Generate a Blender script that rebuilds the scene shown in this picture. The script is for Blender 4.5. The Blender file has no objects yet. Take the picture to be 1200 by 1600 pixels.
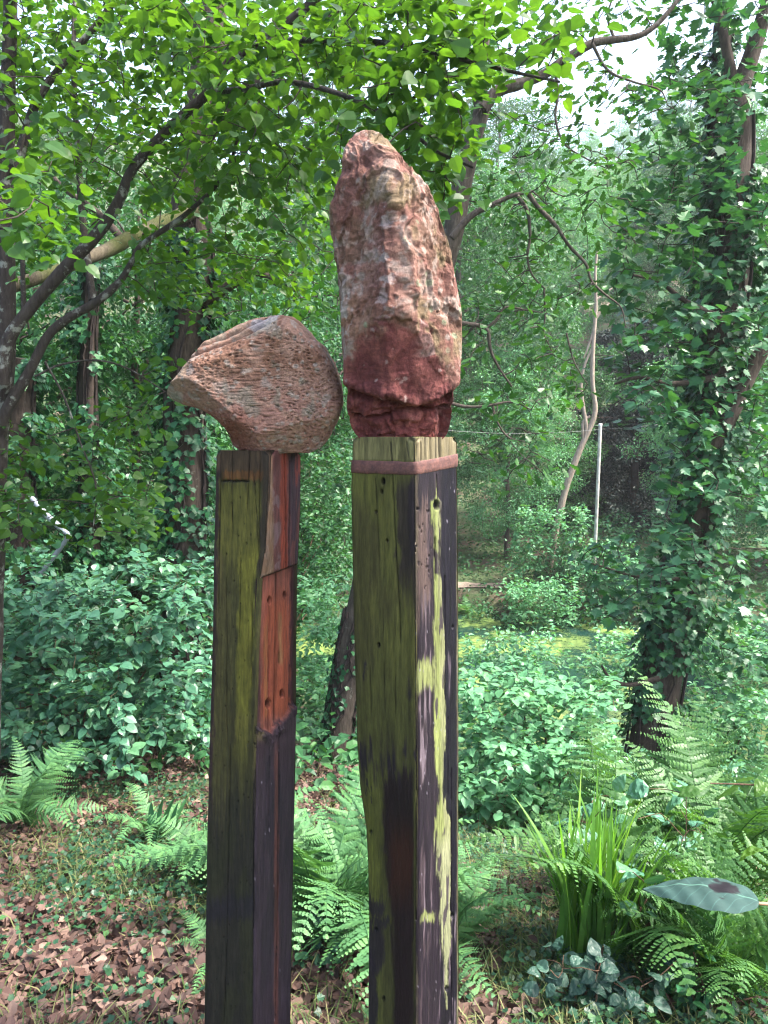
import bpy, math, random
import numpy as np
from mathutils import Vector, Matrix

# ------------------------------------------------------------------ scene, camera, light
S = bpy.context.scene
COL = S.collection
CAM_Z = 1.7
PITCH = math.radians(9.8)
FPX = 1155.0                      # focal length in photo pixels (1600 px tall)

cam = bpy.data.cameras.new('camera')
cam.sensor_fit = 'VERTICAL'
cam.sensor_height = 36.0
cam.lens = 36.0 * FPX / 1600.0
cam.clip_start = 0.05
cam.clip_end = 1000
co = bpy.data.objects.new('camera', cam)
COL.objects.link(co)
co.location = (0, 0, CAM_Z)
co.rotation_euler = (math.radians(90) - PITCH, 0, 0)
S.camera = co

SUN_EL, SUN_AZ = math.radians(56), math.radians(98)   # azimuth clockwise from +Y (forward) towards +X
W = bpy.data.worlds.new('World')
S.world = W
W.use_nodes = True
nt = W.node_tree
sky = nt.nodes.new('ShaderNodeTexSky')
sky.sky_type = 'NISHITA'
sky.sun_disc = False
sky.sun_elevation = SUN_EL
sky.sun_rotation = SUN_AZ
sky.air_density = 1.0
sky.dust_density = 5.0
sky.ozone_density = 1.0
nt.links.new(sky.outputs[0], nt.nodes['Background'].inputs[0])
nt.nodes['Background'].inputs[1].default_value = 0.13

sl = bpy.data.lights.new('sun', 'SUN')
sl.energy = 2.2
sl.angle = math.radians(7)
sl.color = (1.0, 0.95, 0.86)
so = bpy.data.objects.new('sun', sl)
COL.objects.link(so)
sd = Vector((math.sin(SUN_AZ) * math.cos(SUN_EL), math.cos(SUN_AZ) * math.cos(SUN_EL), math.sin(SUN_EL)))
so.rotation_euler = (-sd).to_track_quat('-Z', 'Y').to_euler()

S.view_settings.view_transform = 'Standard'
S.view_settings.look = 'None'
S.view_settings.gamma = 1.0
S.view_settings.exposure = 2.65
S.cycles.max_bounces = 6
S.cycles.diffuse_bounces = 3
S.cycles.glossy_bounces = 3
S.cycles.transmission_bounces = 6
S.cycles.volume_bounces = 0
S.cycles.use_denoising = True
S.cycles.use_adaptive_sampling = False
S.cycles.filter_width = 1.2
S.cycles.sample_clamp_indirect = 4.0

# ------------------------------------------------------------------ helpers
rng = np.random.default_rng(7)
cp, sp = math.cos(PITCH), math.sin(PITCH)


def P(px, py, Y):
    """world point on the line of sight of photo pixel (px, py) at forward distance Y"""
    u = (px - 600.0) / FPX
    v = -(py - 800.0) / FPX
    d = np.array([u, cp + v * sp, -sp + v * cp])
    return np.array([0, 0, CAM_Z]) + d * (Y / d[1])


def Pv(px, py, Y):
    px, py, Y = np.broadcast_arrays(np.asarray(px, float), np.asarray(py, float), np.asarray(Y, float))
    u = (px - 600.0) / FPX
    v = -(py - 800.0) / FPX
    dy = cp + v * sp
    k = Y / dy
    return np.stack([u * k, Y, CAM_Z + (-sp + v * cp) * k], -1)


def lin(c):
    c = np.asarray(c, float) / 255.0
    return np.where(c <= 0.04045, c / 12.92, ((c + 0.055) / 1.055) ** 2.4)


def sstep(a, b, x):
    t = np.clip((np.asarray(x, float) - a) / (b - a), 0, 1)
    return t * t * (3 - 2 * t)


def _hash(ix, iy, iz, seed):
    h = (ix.astype(np.int64) * 374761393 + iy.astype(np.int64) * 668265263 + iz.astype(np.int64) * 2147483647 + seed * 1274126177) & 0xFFFFFFFF
    h = ((h ^ (h >> 13)) * 1274126177) & 0xFFFFFFFF
    h = ((h ^ (h >> 16)) * 2246822519) & 0xFFFFFFFF
    return ((h ^ (h >> 15)) & 0xFFFFFF) / float(0xFFFFFF)


def vn(p, seed=0):
    """value noise 0..1 at points p (N,3)"""
    p = np.asarray(p, float)
    i = np.floor(p).astype(np.int64)
    f = p - i
    f = f * f * f * (f * (f * 6 - 15) + 10)
    r = 0
    for dx in (0, 1):
        wx = f[:, 0] if dx else 1 - f[:, 0]
        for dy in (0, 1):
            wy = f[:, 1] if dy else 1 - f[:, 1]
            for dz in (0, 1):
                wz = f[:, 2] if dz else 1 - f[:, 2]
                r = r + wx * wy * wz * _hash(i[:, 0] + dx, i[:, 1] + dy, i[:, 2] + dz, seed)
    return r


def fbm(p, octv=4, seed=0, gain=0.5):
    a, s, t = 1.0, 0.0, 0.0
    p = np.asarray(p, float)
    for k in range(octv):
        s = s + a * vn(p * (2.03 ** k) + 17.3 * k, seed + k)
        t += a
        a *= gain
    return s / t


def ridge(p, octv=4, seed=0):
    a, s, t = 1.0, 0.0, 0.0
    for k in range(octv):
        s = s + a * (1 - np.abs(2 * vn(np.asarray(p) * (2.03 ** k) + 9.1 * k, seed + k) - 1))
        t += a
        a *= 0.5
    return s / t


def worley(p, seed=0):
    """distance to nearest and cell value"""
    p = np.asarray(p, float)
    i = np.floor(p).astype(np.int64)
    best = np.full(len(p), 9.0)
    second = np.full(len(p), 9.0)
    val = np.zeros(len(p))
    for dx in (-1, 0, 1):
        for dy in (-1, 0, 1):
            for dz in (-1, 0, 1):
                c = i + np.array([dx, dy, dz])
                q = np.stack([_hash(c[:, 0], c[:, 1], c[:, 2], seed + k) for k in range(3)], -1) + c
                d = np.sqrt(((q - p) ** 2).sum(1))
                m = d < best
                second = np.where(m, best, np.minimum(second, d))
                val = np.where(m, _hash(c[:, 0], c[:, 1], c[:, 2], seed + 5), val)
                best = np.where(m, d, best)
    return best, second, val


class MB:
    """collects verts / faces; build() links them as ONE mesh object"""

    def __init__(self):
        self.v, self.f, self.t, self.n, self.m0, self.mat2 = [], [], [], 0, None, None

    def add(self, verts, faces, tint=None):
        verts = np.asarray(verts, float).reshape(-1, 3)
        faces = np.asarray(faces, np.int64)
        self.v.append(verts)
        self.f.append(faces + self.n)
        if tint is None:
            tint = np.full(len(faces), 0.5)
        self.t.append(np.broadcast_to(np.asarray(tint, float), (len(faces),)))
        self.n += len(verts)

    def mesh(self, name, mat, smooth=False, col=None):
        me = bpy.data.meshes.new(name)
        if not self.v:
            return me
        V = np.concatenate(self.v)
        me.vertices.add(len(V))
        me.vertices.foreach_set('co', V.astype(np.float32).ravel())
        loops = np.concatenate([f.ravel() for f in self.f])
        tot = np.concatenate([np.full(len(f), f.shape[1]) for f in self.f])
        start = np.concatenate([[0], np.cumsum(tot)[:-1]])
        me.loops.add(len(loops))
        me.loops.foreach_set('vertex_index', loops.astype(np.int32))
        me.polygons.add(len(tot))
        me.polygons.foreach_set('loop_start', start.astype(np.int32))
        me.polygons.foreach_set('loop_total', tot.astype(np.int32))
        me.polygons.foreach_set('use_smooth', np.full(len(tot), smooth, dtype=bool))
        a = me.attributes.new('tint', 'FLOAT', 'FACE')
        a.data.foreach_set('value', np.concatenate(self.t).astype(np.float32))
        if col is not None:
            c = me.attributes.new('col', 'FLOAT_COLOR', 'POINT')
            c.data.foreach_set('color', np.asarray(col, np.float32).ravel())
        me.update(calc_edges=True)
        me.materials.append(mat)
        if self.m0 is not None:
            me.materials.append(self.mat2)
            mi = np.zeros(len(tot), np.int32)
            mi[:sum(len(f) for f in self.f[:self.m0])] = 1
            me.polygons.foreach_set('material_index', mi)
        return me

    def second(self, mat):
        """everything added so far (the twigs) takes this material instead"""
        self.m0, self.mat2 = len(self.f), mat

    def build(self, name, mat, parent=None, smooth=False, col=None):
        o = bpy.data.objects.new(name, self.mesh(name, mat, smooth, col))
        COL.objects.link(o)
        if parent is not None:
            o.parent = parent
            o.matrix_parent_inverse = Matrix.Translation(-parent.location)
        return o


def tag(o, label=None, cat=None, group=None, kind=None):
    if label: o['label'] = label
    if cat: o['category'] = cat
    if group: o['group'] = group
    if kind: o['kind'] = kind
    return o


def thing(name, label, cat, loc, group=None):
    o = bpy.data.objects.new(name, None)
    o.empty_display_size = 0.1
    COL.objects.link(o)
    o.location = Vector([float(q) for q in loc])
    return tag(o, label, cat, group)


def dup(root, loc, rz=0.0, sc=1.0, label=None, group=None):
    r = root.copy()
    COL.objects.link(r)
    r.location = Vector([float(q) for q in loc])
    r.rotation_euler = (0, 0, rz)
    r.scale = (sc, sc, sc) if np.isscalar(sc) else sc
    if label: r['label'] = label
    if group: r['group'] = group
    for ch in list(root.children):
        c = ch.copy()
        COL.objects.link(c)
        c.parent = r
        for g in list(ch.children):
            d = g.copy()
            COL.objects.link(d)
            d.parent = c
    return r


def nrm(a):
    a = np.asarray(a, float)
    return a / np.maximum(np.linalg.norm(a, axis=-1, keepdims=True), 1e-9)


def spline(pts, n):
    """Catmull-Rom through pts (k, m) resampled to n rows"""
    p = np.asarray(pts, float)
    if len(p) == 2:
        t = np.linspace(0, 1, n)[:, None]
        return p[0] * (1 - t) + p[1] * t
    p = np.vstack([2 * p[0] - p[1], p, 2 * p[-1] - p[-2]])
    k = len(p) - 3
    t = np.linspace(0, k - 1e-6, n)
    i = t.astype(int)
    u = (t - i)[:, None]
    a, b, c, d = p[i], p[i + 1], p[i + 2], p[i + 3]
    return 0.5 * (2 * b + (c - a) * u + (2 * a - 5 * b + 4 * c - d) * u ** 2 + (3 * b - a - 3 * c + d) * u ** 3)


def tube(mb, pts, rad, seg=8, tint=0.5, lump=0.0, cap=True):
    pts = np.asarray(pts, float)
    n = len(pts)
    rad = np.broadcast_to(np.asarray(rad, float), (n,))
    t = nrm(np.gradient(pts, axis=0))
    ref = np.array([0.31, 0.22, 0.05]) if abs(t[0][2]) > 0.8 else np.array([0, 0, 1.0])
    x = nrm(np.cross(t, ref))
    y = np.cross(t, x)
    a = np.linspace(0, 2 * math.pi, seg, endpoint=False)
    R = rad[:, None] * np.ones(seg)
    V = pts[:, None, :] + R[..., None] * (np.cos(a)[None, :, None] * x[:, None, :] + np.sin(a)[None, :, None] * y[:, None, :])
    if lump > 0:
        q = V.reshape(-1, 3)
        d = (fbm(q * np.array([6, 6, 2.2]), 3, 5) - 0.5) * 2
        out = nrm((V - pts[:, None, :]).reshape(-1, 3))
        V = (q + out * (d * np.repeat(rad, seg) * lump)[:, None]).reshape(n, seg, 3)
    i = np.arange(n - 1)[:, None] * seg
    j = np.arange(seg)[None, :]
    jn = (j + 1) % seg
    F = np.stack([i + j, i + jn, i + seg + jn, i + seg + j], -1).reshape(-1, 4)
    V = V.reshape(-1, 3)
    mb.add(V, F, tint)
    if cap:
        c = np.vstack([V[-seg:], pts[-1:]])
        mb.add(c, np.stack([np.arange(seg), (np.arange(seg) + 1) % seg, np.full(seg, seg)], -1), tint)


# ---- leaf blades: x along the leaf, y across, z up
def T(v, f4=None, f3=None):
    return (np.array(v, float), None if f4 is None else np.array(f4), None if f3 is None else np.array(f3))


T_SIMPLE = T([(0, 0, 0), (.45, .30, .07), (1, 0, -.06), (.45, -.30, .07)], None, [(0, 2, 1), (0, 3, 2)])
T_MID = T([(0, 0, 0), (.5, 0, -.02), (1, 0, -.12), (.18, .25, .05), (.62, .27, .04), (.18, -.25, .05), (.62, -.27, .04)],
          [(0, 1, 4, 3), (0, 5, 6, 1)], [(1, 2, 4), (1, 6, 2)])
T_HEART = T([(0, 0, 0), (.3, 0, -.02), (.65, 0, -.05), (1.05, 0, -.16),
             (-.07, .17, .02), (.10, .40, .05), (.42, .45, .03), (.60, .36, -.01), (.80, .24, -.06),
             (-.07, -.17, .02), (.10, -.40, .05), (.42, -.45, .03), (.60, -.36, -.01), (.80, -.24, -.06)],
            [(0, 1, 5, 4), (1, 2, 6, 5), (0, 9, 10, 1), (1, 10, 11, 2), (2, 3, 8, 7), (2, 12, 13, 3)], [(2, 7, 6), (2, 11, 12)])
_m = [(0, 0), (-.02, .16), (.12, .42), (.22, .30), (.40, .62), (.50, .30), (.62, .40), (.70, .18), (1, 0)]
_o = _m + [(x, -y) for x, y in _m[-2:0:-1]]
T_MAPLE = T([(.35, 0, -.03)] + [(x, y, .05 * abs(y) - .10 * max(0, x - .4)) for x, y in _o], None,
            [(0, 1 + (k + 1) % len(_o), 1 + k) for k in range(len(_o))])
_m = [(0, 0), (.12, .06), (.22, .17), (.32, .12), (.45, .27), (.55, .17), (.70, .30), (.80, .16), (.95, .14), (1, 0)]
_o = _m + [(x, -y) for x, y in _m[-2:0:-1]]
T_OAK = T([(.5, 0, -.02)] + [(x, y, .06 * abs(y)) for x, y in _o], None, [(0, 1 + (k + 1) % len(_o), 1 + k) for k in range(len(_o))])


def _grid_leaf(nu=9, nv=7):
    u = np.linspace(0, 1, nu)
    w = .44 * np.sin(np.pi * u ** .72) ** .75 * (1 - .25 * u) + .002
    v = np.linspace(-1, 1, nv)
    U, Vv = np.meshgrid(u, v, indexing='ij')
    x = U - .10 * np.abs(Vv) * (1 - U) ** 3
    z = .10 * np.abs(Vv) * w[:, None] * 2 - .18 * U ** 2 - .05 * Vv ** 2 + .02 * np.sin(U * 16 + np.abs(Vv) * 3)
    V = np.stack([x, Vv * w[:, None], z], -1).reshape(-1, 3)
    i = (np.arange(nu - 1)[:, None] * nv + np.arange(nv - 1)[None]).ravel()
    return (V, np.stack([i, i + nv, i + nv + 1, i + 1], -1), None)


T_NEAR = _grid_leaf()


def leaves(mb, pos, d, up, size, tm, tint):
    n = len(pos)
    if n == 0:
        return
    X = nrm(d)
    Z = np.asarray(up, float)
    Z = nrm(Z - (Z * X).sum(1, keepdims=True) * X)
    Y = np.cross(Z, X)
    tv, f4, f3 = tm
    k = len(tv)
    sz = np.broadcast_to(np.asarray(size, float), (n,))
    wob = rng.uniform(0.3, 2.2, n)
    wid = rng.uniform(0.85, 1.12, n)
    V = (pos[:, None, :] + sz[:, None, None] * (tv[None, :, 0, None] * X[:, None, :] + wid[:, None, None] * tv[None, :, 1, None] * Y[:, None, :]
         + (wob[:, None] * tv[None, :, 2])[..., None] * Z[:, None, :]))
    V = V.reshape(-1, 3)
    base = (np.arange(n) * k)[:, None, None]
    first = True
    for f in (f4, f3):
        if f is None:
            continue
        F = (base + f[None]).reshape(-1, f.shape[1])
        tt = np.repeat(np.broadcast_to(tint, (n,)), len(f))
        if first:
            mb.add(V, F, tt)
            first = False
        else:
            mb.f.append(F + mb.n - len(V))
            mb.t.append(tt)


def grow(paths, targets, r_tip=0.003, taper=0.012, bend=0.16, lift=0.10, step=0.12, pull=0.0, root=None):
    """join every target to the nearest point of the skeleton, nearest first; returns the new twigs"""
    N, R = [], []
    for p, r in paths:
        N.append(p)
        R.append(np.broadcast_to(r, (len(p),)))
    N = np.concatenate(N)
    R = np.concatenate(R)
    tg = np.asarray(targets, float)
    dist = np.array([np.min(((N - t) ** 2).sum(1)) for t in tg])
    out = []
    for q in np.argsort(dist):
        t = tg[q]
        dd = np.sqrt(((N - t) ** 2).sum(1))
        if pull:
            dd = dd + pull * np.maximum(0, N[:, 2] - t[2])
        i = int(np.argmin(dd))
        L = float(np.linalg.norm(N[i] - t))
        if L < 0.02:
            continue
        k = int(max(4, min(14, L / step + 2)))
        c = (N[i] + t) / 2 + rng.normal(0, bend * L, 3) * np.array([1, 1, .6]) + np.array([0, 0, lift * L])
        u = np.linspace(0, 1, k)[:, None]
        p = (1 - u) ** 2 * N[i] + 2 * u * (1 - u) * c + u ** 2 * t
        p[1:-1] += rng.normal(0, 0.012 * L + 0.002, (k - 2, 3))
        r0 = min(R[i] * 0.75, r_tip + taper * L)
        r = np.linspace(max(r0, r_tip), r_tip, k)
        out.append((p, r))
        N = np.vstack([N, p[1:]])
        R = np.concatenate([R, r[1:]])
    return out


def leaf_sprays(mb, twigs, size, tm, spacing, start=0.25, updir=0.0, tiltn=0.35, droop=0.15, jit=0.02, tint=(0.2, 0.8), fill=1):
    """leaves along both sides of every twig, blades near horizontal"""
    PP, DD, UU, SS, TT = [], [], [], [], []
    for p, r in twigs:
        seg = np.linalg.norm(np.diff(p, axis=0), axis=1)
        L = seg.sum()
        n = int(max(2, L * (1 - start) / spacing)) * fill
        s = np.sort(rng.uniform(start, 1.0, n))
        s[-1] = 1.0
        cum = np.concatenate([[0], np.cumsum(seg)]) / max(L, 1e-6)
        pos = np.stack([np.interp(s, cum, p[:, k]) for k in range(3)], -1)
        tan = nrm(np.stack([np.interp(s, cum, np.gradient(p[:, k])) for k in range(3)], -1))
        side = nrm(np.cross(tan, np.array([0, 0, 1.0])) + 1e-4)
        sg = np.where(np.arange(n) % 2 == 0, 1.0, -1.0)[:, None]
        d = tan * rng.uniform(.2, .9, (n, 1)) + side * sg + rng.normal(0, .3, (n, 3)) + np.array([0, 0, -droop])
        d[-1] = tan[-1] + np.array([0, 0, -droop])
        up = np.array([0, 0, 1.0]) + rng.normal(0, tiltn, (n, 3)) + updir * side
        off = nrm(d) * (np.mean(size) * 0.3) + rng.normal(0, jit, (n, 3))
        PP.append(pos + off)
        DD.append(d)
        UU.append(up)
        SS.append(rng.uniform(size[0], size[1], n))
        TT.append(np.clip(rng.normal(.48, .27, n) + rng.normal(0, .15), 0, 1) * (tint[1] - tint[0]) + tint[0])
    if PP:
        leaves(mb, np.concatenate(PP), np.concatenate(DD), np.concatenate(UU), np.concatenate(SS), tm, np.concatenate(TT))


def cluster_leaves(mb, centers, per, spread, size, tm, tint=(0.1, 0.9), flat=0.6, tiltn=0.5, droop=0.2):
    """a tuft of leaves round every centre"""
    centers = np.asarray(centers, float)
    n = len(centers) * per
    c = np.repeat(centers, per, 0)
    o = rng.normal(0, 1, (n, 3))
    o = nrm(o) * (rng.uniform(0, 1, (n, 1)) ** 0.5) * spread * np.array([1, 1, flat])
    d = o + rng.normal(0, spread * .5, (n, 3)) - np.array([0, 0, droop * spread])
    up = np.array([0, 0, 1.0]) + rng.normal(0, tiltn, (n, 3))
    ct = np.repeat(np.clip(rng.normal(.5, .22, len(centers)), 0, 1), per)
    t = np.clip(ct + rng.normal(0, .14, n), 0, 1) * (tint[1] - tint[0]) + tint[0]
    leaves(mb, c + o, d, up, rng.uniform(size[0], size[1], n), tm, t)


# ------------------------------------------------------------------ materials
def new_mat(name):
    m = bpy.data.materials.new(name)
    m.use_nodes = True
    t = m.node_tree
    return m, t, t.nodes['Principled BSDF'], t.nodes['Material Output']


def N(t, kind, **kw):
    n = t.nodes.new(kind)
    for k, v in kw.items():
        setattr(n, k, v)
    return n


def ramp(t, stops, fac):
    r = N(t, 'ShaderNodeValToRGB')
    e = r.color_ramp.elements
    while len(e) < len(stops):
        e.new(0.5)
    for q, (pos, c) in zip(e, stops):
        q.position = pos
        q.color = (*c, 1) if len(c) == 3 else c
    t.links.new(fac, r.inputs[0])
    return r.outputs[0]


def leaf_mat(name, dark, mid, light, trans=0.35, rough=0.42, tcol=None, spec=0.30):
    m, t, b, out = new_mat(name)
    a = N(t, 'ShaderNodeAttribute', attribute_name='tint')
    c = ramp(t, [(0.0, dark), (0.5, mid), (1.0, light)], a.outputs['Fac'])
    tc = N(t, 'ShaderNodeTexCoord')
    ns = N(t, 'ShaderNodeTexNoise')
    ns.inputs['Scale'].default_value = 55
    ns.inputs['Detail'].default_value = 3
    t.links.new(tc.outputs['Object'], ns.inputs['Vector'])
    hs = N(t, 'ShaderNodeHueSaturation')
    mr = N(t, 'ShaderNodeMapRange')
    mr.inputs[3].default_value = 0.75
    mr.inputs[4].default_value = 1.25
    t.links.new(ns.outputs['Fac'], mr.inputs[0])
    t.links.new(mr.outputs[0], hs.inputs['Value'])
    t.links.new(c, hs.inputs['Color'])
    b.inputs['Roughness'].default_value = rough
    b.inputs['Specular IOR Level'].default_value = spec
    t.links.new(hs.outputs[0], b.inputs['Base Color'])
    tr = N(t, 'ShaderNodeBsdfTranslucent')
    mx = N(t, 'ShaderNodeMixRGB', blend_type='MULTIPLY')
    mx.inputs[0].default_value = 1.0
    mx.inputs[2].default_value = (*(tcol or (1.5, 1.6, 0.5)), 1)
    t.links.new(hs.outputs[0], mx.inputs[1])
    t.links.new(mx.outputs[0], tr.inputs['Color'])
    ms = N(t, 'ShaderNodeMixShader')
    ms.inputs[0].default_value = trans
    t.links.new(b.outputs[0], ms.inputs[1])
    t.links.new(tr.outputs[0], ms.inputs[2])
    t.links.new(ms.outputs[0], out.inputs['Surface'])
    return m


def bark_mat(name, c0, c1, lichen=None, amount=0.5, scale=7.0, moss=None):
    m, t, b, out = new_mat(name)
    tc = N(t, 'ShaderNodeTexCoord')
    mp = N(t, 'ShaderNodeMapping')
    mp.inputs['Scale'].default_value = (1, 1, 0.25)
    t.links.new(tc.outputs['Object'], mp.inputs['Vector'])
    n1 = N(t, 'ShaderNodeTexNoise')
    n1.inputs['Scale'].default_value = scale * 6
    n1.inputs['Detail'].default_value = 8
    n1.inputs['Roughness'].default_value = 0.7
    t.links.new(mp.outputs[0], n1.inputs['Vector'])
    c = ramp(t, [(0.3, c0), (0.7, c1)], n1.outputs['Fac'])
    if lichen is not None:
        n2 = N(t, 'ShaderNodeTexNoise')
        n2.inputs['Scale'].default_value = scale * 1.6
        n2.inputs['Detail'].default_value = 7
        n2.inputs['Roughness'].default_value = 0.65
        t.links.new(tc.outputs['Object'], n2.inputs['Vector'])
        k = ramp(t, [(amount, (0, 0, 0)), (amount + 0.08, (1, 1, 1))], n2.outputs['Fac'])
        mx = N(t, 'ShaderNodeMixRGB')
        t.links.new(k, mx.inputs[0])
        t.links.new(c, mx.inputs[1])
        mx.inputs[2].default_value = (*lichen, 1)
        c = mx.outputs[0]
    if moss is not None:
        n3 = N(t, 'ShaderNodeTexNoise')
        n3.inputs['Scale'].default_value = 2.6
        n3.inputs['Detail'].default_value = 6
        t.links.new(tc.outputs['Object'], n3.inputs['Vector'])
        k = ramp(t, [(0.40, (0, 0, 0)), (0.56, (1, 1, 1))], n3.outputs['Fac'])
        mx = N(t, 'ShaderNodeMixRGB')
        t.links.new(k, mx.inputs[0])
        t.links.new(c, mx.inputs[1])
        mx.inputs[2].default_value = (*moss, 1)
        c = mx.outputs[0]
    t.links.new(c, b.inputs['Base Color'])
    b.inputs['Roughness'].default_value = 0.9
    b.inputs['Specular IOR Level'].default_value = 0.25
    bp = N(t, 'ShaderNodeBump')
    bp.inputs['Strength'].default_value = 0.8
    bp.inputs['Distance'].default_value = 0.02
    t.links.new(n1.outputs['Fac'], bp.inputs['Height'])
    t.links.new(bp.outputs[0], b.inputs['Normal'])
    return m


def painted_mat(name, nscale, stretch, bump=0.5, dist=0.004, contrast=0.35, spec=0.4):
    """colour and roughness (alpha) from the mesh's own attribute, broken up by fine noise"""
    m, t, b, out = new_mat(name)
    a = N(t, 'ShaderNodeAttribute', attribute_name='col')
    tc = N(t, 'ShaderNodeTexCoord')
    mp = N(t, 'ShaderNodeMapping')
    mp.inputs['Scale'].default_value = stretch
    t.links.new(tc.outputs['Object'], mp.inputs['Vector'])
    n1 = N(t, 'ShaderNodeTexNoise')
    n1.inputs['Scale'].default_value = nscale
    n1.inputs['Detail'].default_value = 8
    n1.inputs['Roughness'].default_value = 0.72
    t.links.new(mp.outputs[0], n1.inputs['Vector'])
    mr = N(t, 'ShaderNodeMapRange')
    mr.inputs[1].default_value = 0.25
    mr.inputs[2].default_value = 0.75
    mr.inputs[3].default_value = 1 - contrast
    mr.inputs[4].default_value = 1 + contrast
    t.links.new(n1.outputs['Fac'], mr.inputs[0])
    hs = N(t, 'ShaderNodeHueSaturation')
    t.links.new(a.outputs['Color'], hs.inputs['Color'])
    t.links.new(mr.outputs[0], hs.inputs['Value'])
    t.links.new(hs.outputs[0], b.inputs['Base Color'])
    t.links.new(a.outputs['Alpha'], b.inputs['Roughness'])
    b.inputs['Specular IOR Level'].default_value = spec
    bp = N(t, 'ShaderNodeBump')
    bp.inputs['Strength'].default_value = bump
    bp.inputs['Distance'].default_value = dist
    t.links.new(n1.outputs['Fac'], bp.inputs['Height'])
    t.links.new(bp.outputs[0], b.inputs['Normal'])
    return m


LEAF = {
    'lime': leaf_mat('lime_leaf', (0.0237, 0.0685, 0.0225), (0.0417, 0.1143, 0.0265), (0.0765, 0.1696, 0.0236), 0.52, 0.42, (1.75, 1.6, .35)),
    'hazel': leaf_mat('hazel_leaf', (0.0336, 0.1083, 0.0649), (0.0571, 0.1641, 0.0972), (0.0941, 0.2164, 0.0908), 0.2, 0.36, None, .5),
    'creep': leaf_mat('creeping_leaf', (0.0121, 0.0417, 0.0221), (0.0201, 0.0663, 0.0341), (0.0401, 0.108, 0.0321), 0.12, 0.42),
    'oak': leaf_mat('oak_leaf', (0.0189, 0.0653, 0.021), (0.0323, 0.1057, 0.0274), (0.0701, 0.1679, 0.0248), 0.36, 0.42),
    'ivy': leaf_mat('ivy_leaf', (0.0118, 0.0599, 0.0274), (0.0224, 0.0958, 0.0406), (0.0531, 0.1677, 0.0375), 0.1, 0.36, None, .3),
    'maple': leaf_mat('maple_leaf', (0.0195, 0.0769, 0.041), (0.0324, 0.1139, 0.0538), (0.0603, 0.1651, 0.0461), 0.24, 0.42),
    'wood': leaf_mat('woodland_leaf', (0.0176, 0.0682, 0.03), (0.0306, 0.1053, 0.0411), (0.0557, 0.1594, 0.0435), 0.26, 0.45),
    'pale': leaf_mat('brightened_leaf', (0.0586, 0.1778, 0.0915), (0.0954, 0.254, 0.1258), (0.1467, 0.3303, 0.1372), 0.26, 0.42),  # albedo raised: sunlight, sky sheen and haze are put into the colour
    'yew': leaf_mat('shaded_yew_leaf', (0.0056, 0.0154, 0.0154), (0.0091, 0.0238, 0.021), (0.0154, 0.0385, 0.028), 0.08, 0.5),  # leaf colour taken very dark to paint the shade of the hollow
    'fern': leaf_mat('fern_leaf', (0.0478, 0.1316, 0.053), (0.0738, 0.1837, 0.0717), (0.113, 0.2475, 0.0748), 0.22, 0.5),
    'bracken': leaf_mat('bracken_leaf', (0.0342, 0.095, 0.0299), (0.057, 0.1444, 0.0431), (0.0988, 0.2053, 0.053), 0.34, 0.45),
    'strap': leaf_mat('strap_leaf', (0.0669, 0.1563, 0.0347), (0.107, 0.2526, 0.0463), (0.2139, 0.3849, 0.0811), 0.42, 0.38),
    'grass': leaf_mat('grass_leaf', (0.0396, 0.0726, 0.0231), (0.066, 0.1122, 0.033), (0.198, 0.1848, 0.0858), 0.3, 0.5),
    'litter': leaf_mat('dry_leaf', (0.0272, 0.0152, 0.0128), (0.088, 0.0496, 0.04), (0.2, 0.132, 0.104), 0.06, 0.6, (1.2, 1, .8), 0.3),
    'blue': leaf_mat('bluish_leaf', (.016, .042, .030), (.026, .064, .048), (.06, .12, .08), 0.1, 0.45),
}
BARK = {
    'lichen': bark_mat('lichened_bark', (.018, .014, .013), (.060, .050, .044), (.19, .20, .18), 0.55, 9),
    'dark': bark_mat('dark_bark', (.020, .015, .013), (.085, .064, .052), (.13, .13, .11), 0.62, 6),
    'brown': bark_mat('brown_bark', (.022, .016, .013), (.082, .062, .050), (.11, .11, .09), 0.62, 6),
    'oak': bark_mat('oak_bark', (.028, .022, .018), (.105, .086, .072), (.13, .13, .11), 0.60, 6, ),
    'moss': bark_mat('mossy_bark', (.035, .028, .02), (.12, .10, .07), None, 0.5, 6, (.05, .056, .018)),
    'twig': bark_mat('twig_bark', (.018, .013, .013), (.055, .042, .038), None, 0.5, 9),
    'bleached': bark_mat('bleached_wood', (.16, .125, .095), (.36, .30, .25), None, 0.5, 5),
    'stem': bark_mat('reddish_stem', (.05, .03, .02), (.13, .08, .05), None, 0.5, 9),
}

# ------------------------------------------------------------------ terrain
WATER_Z = -3.6


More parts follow.
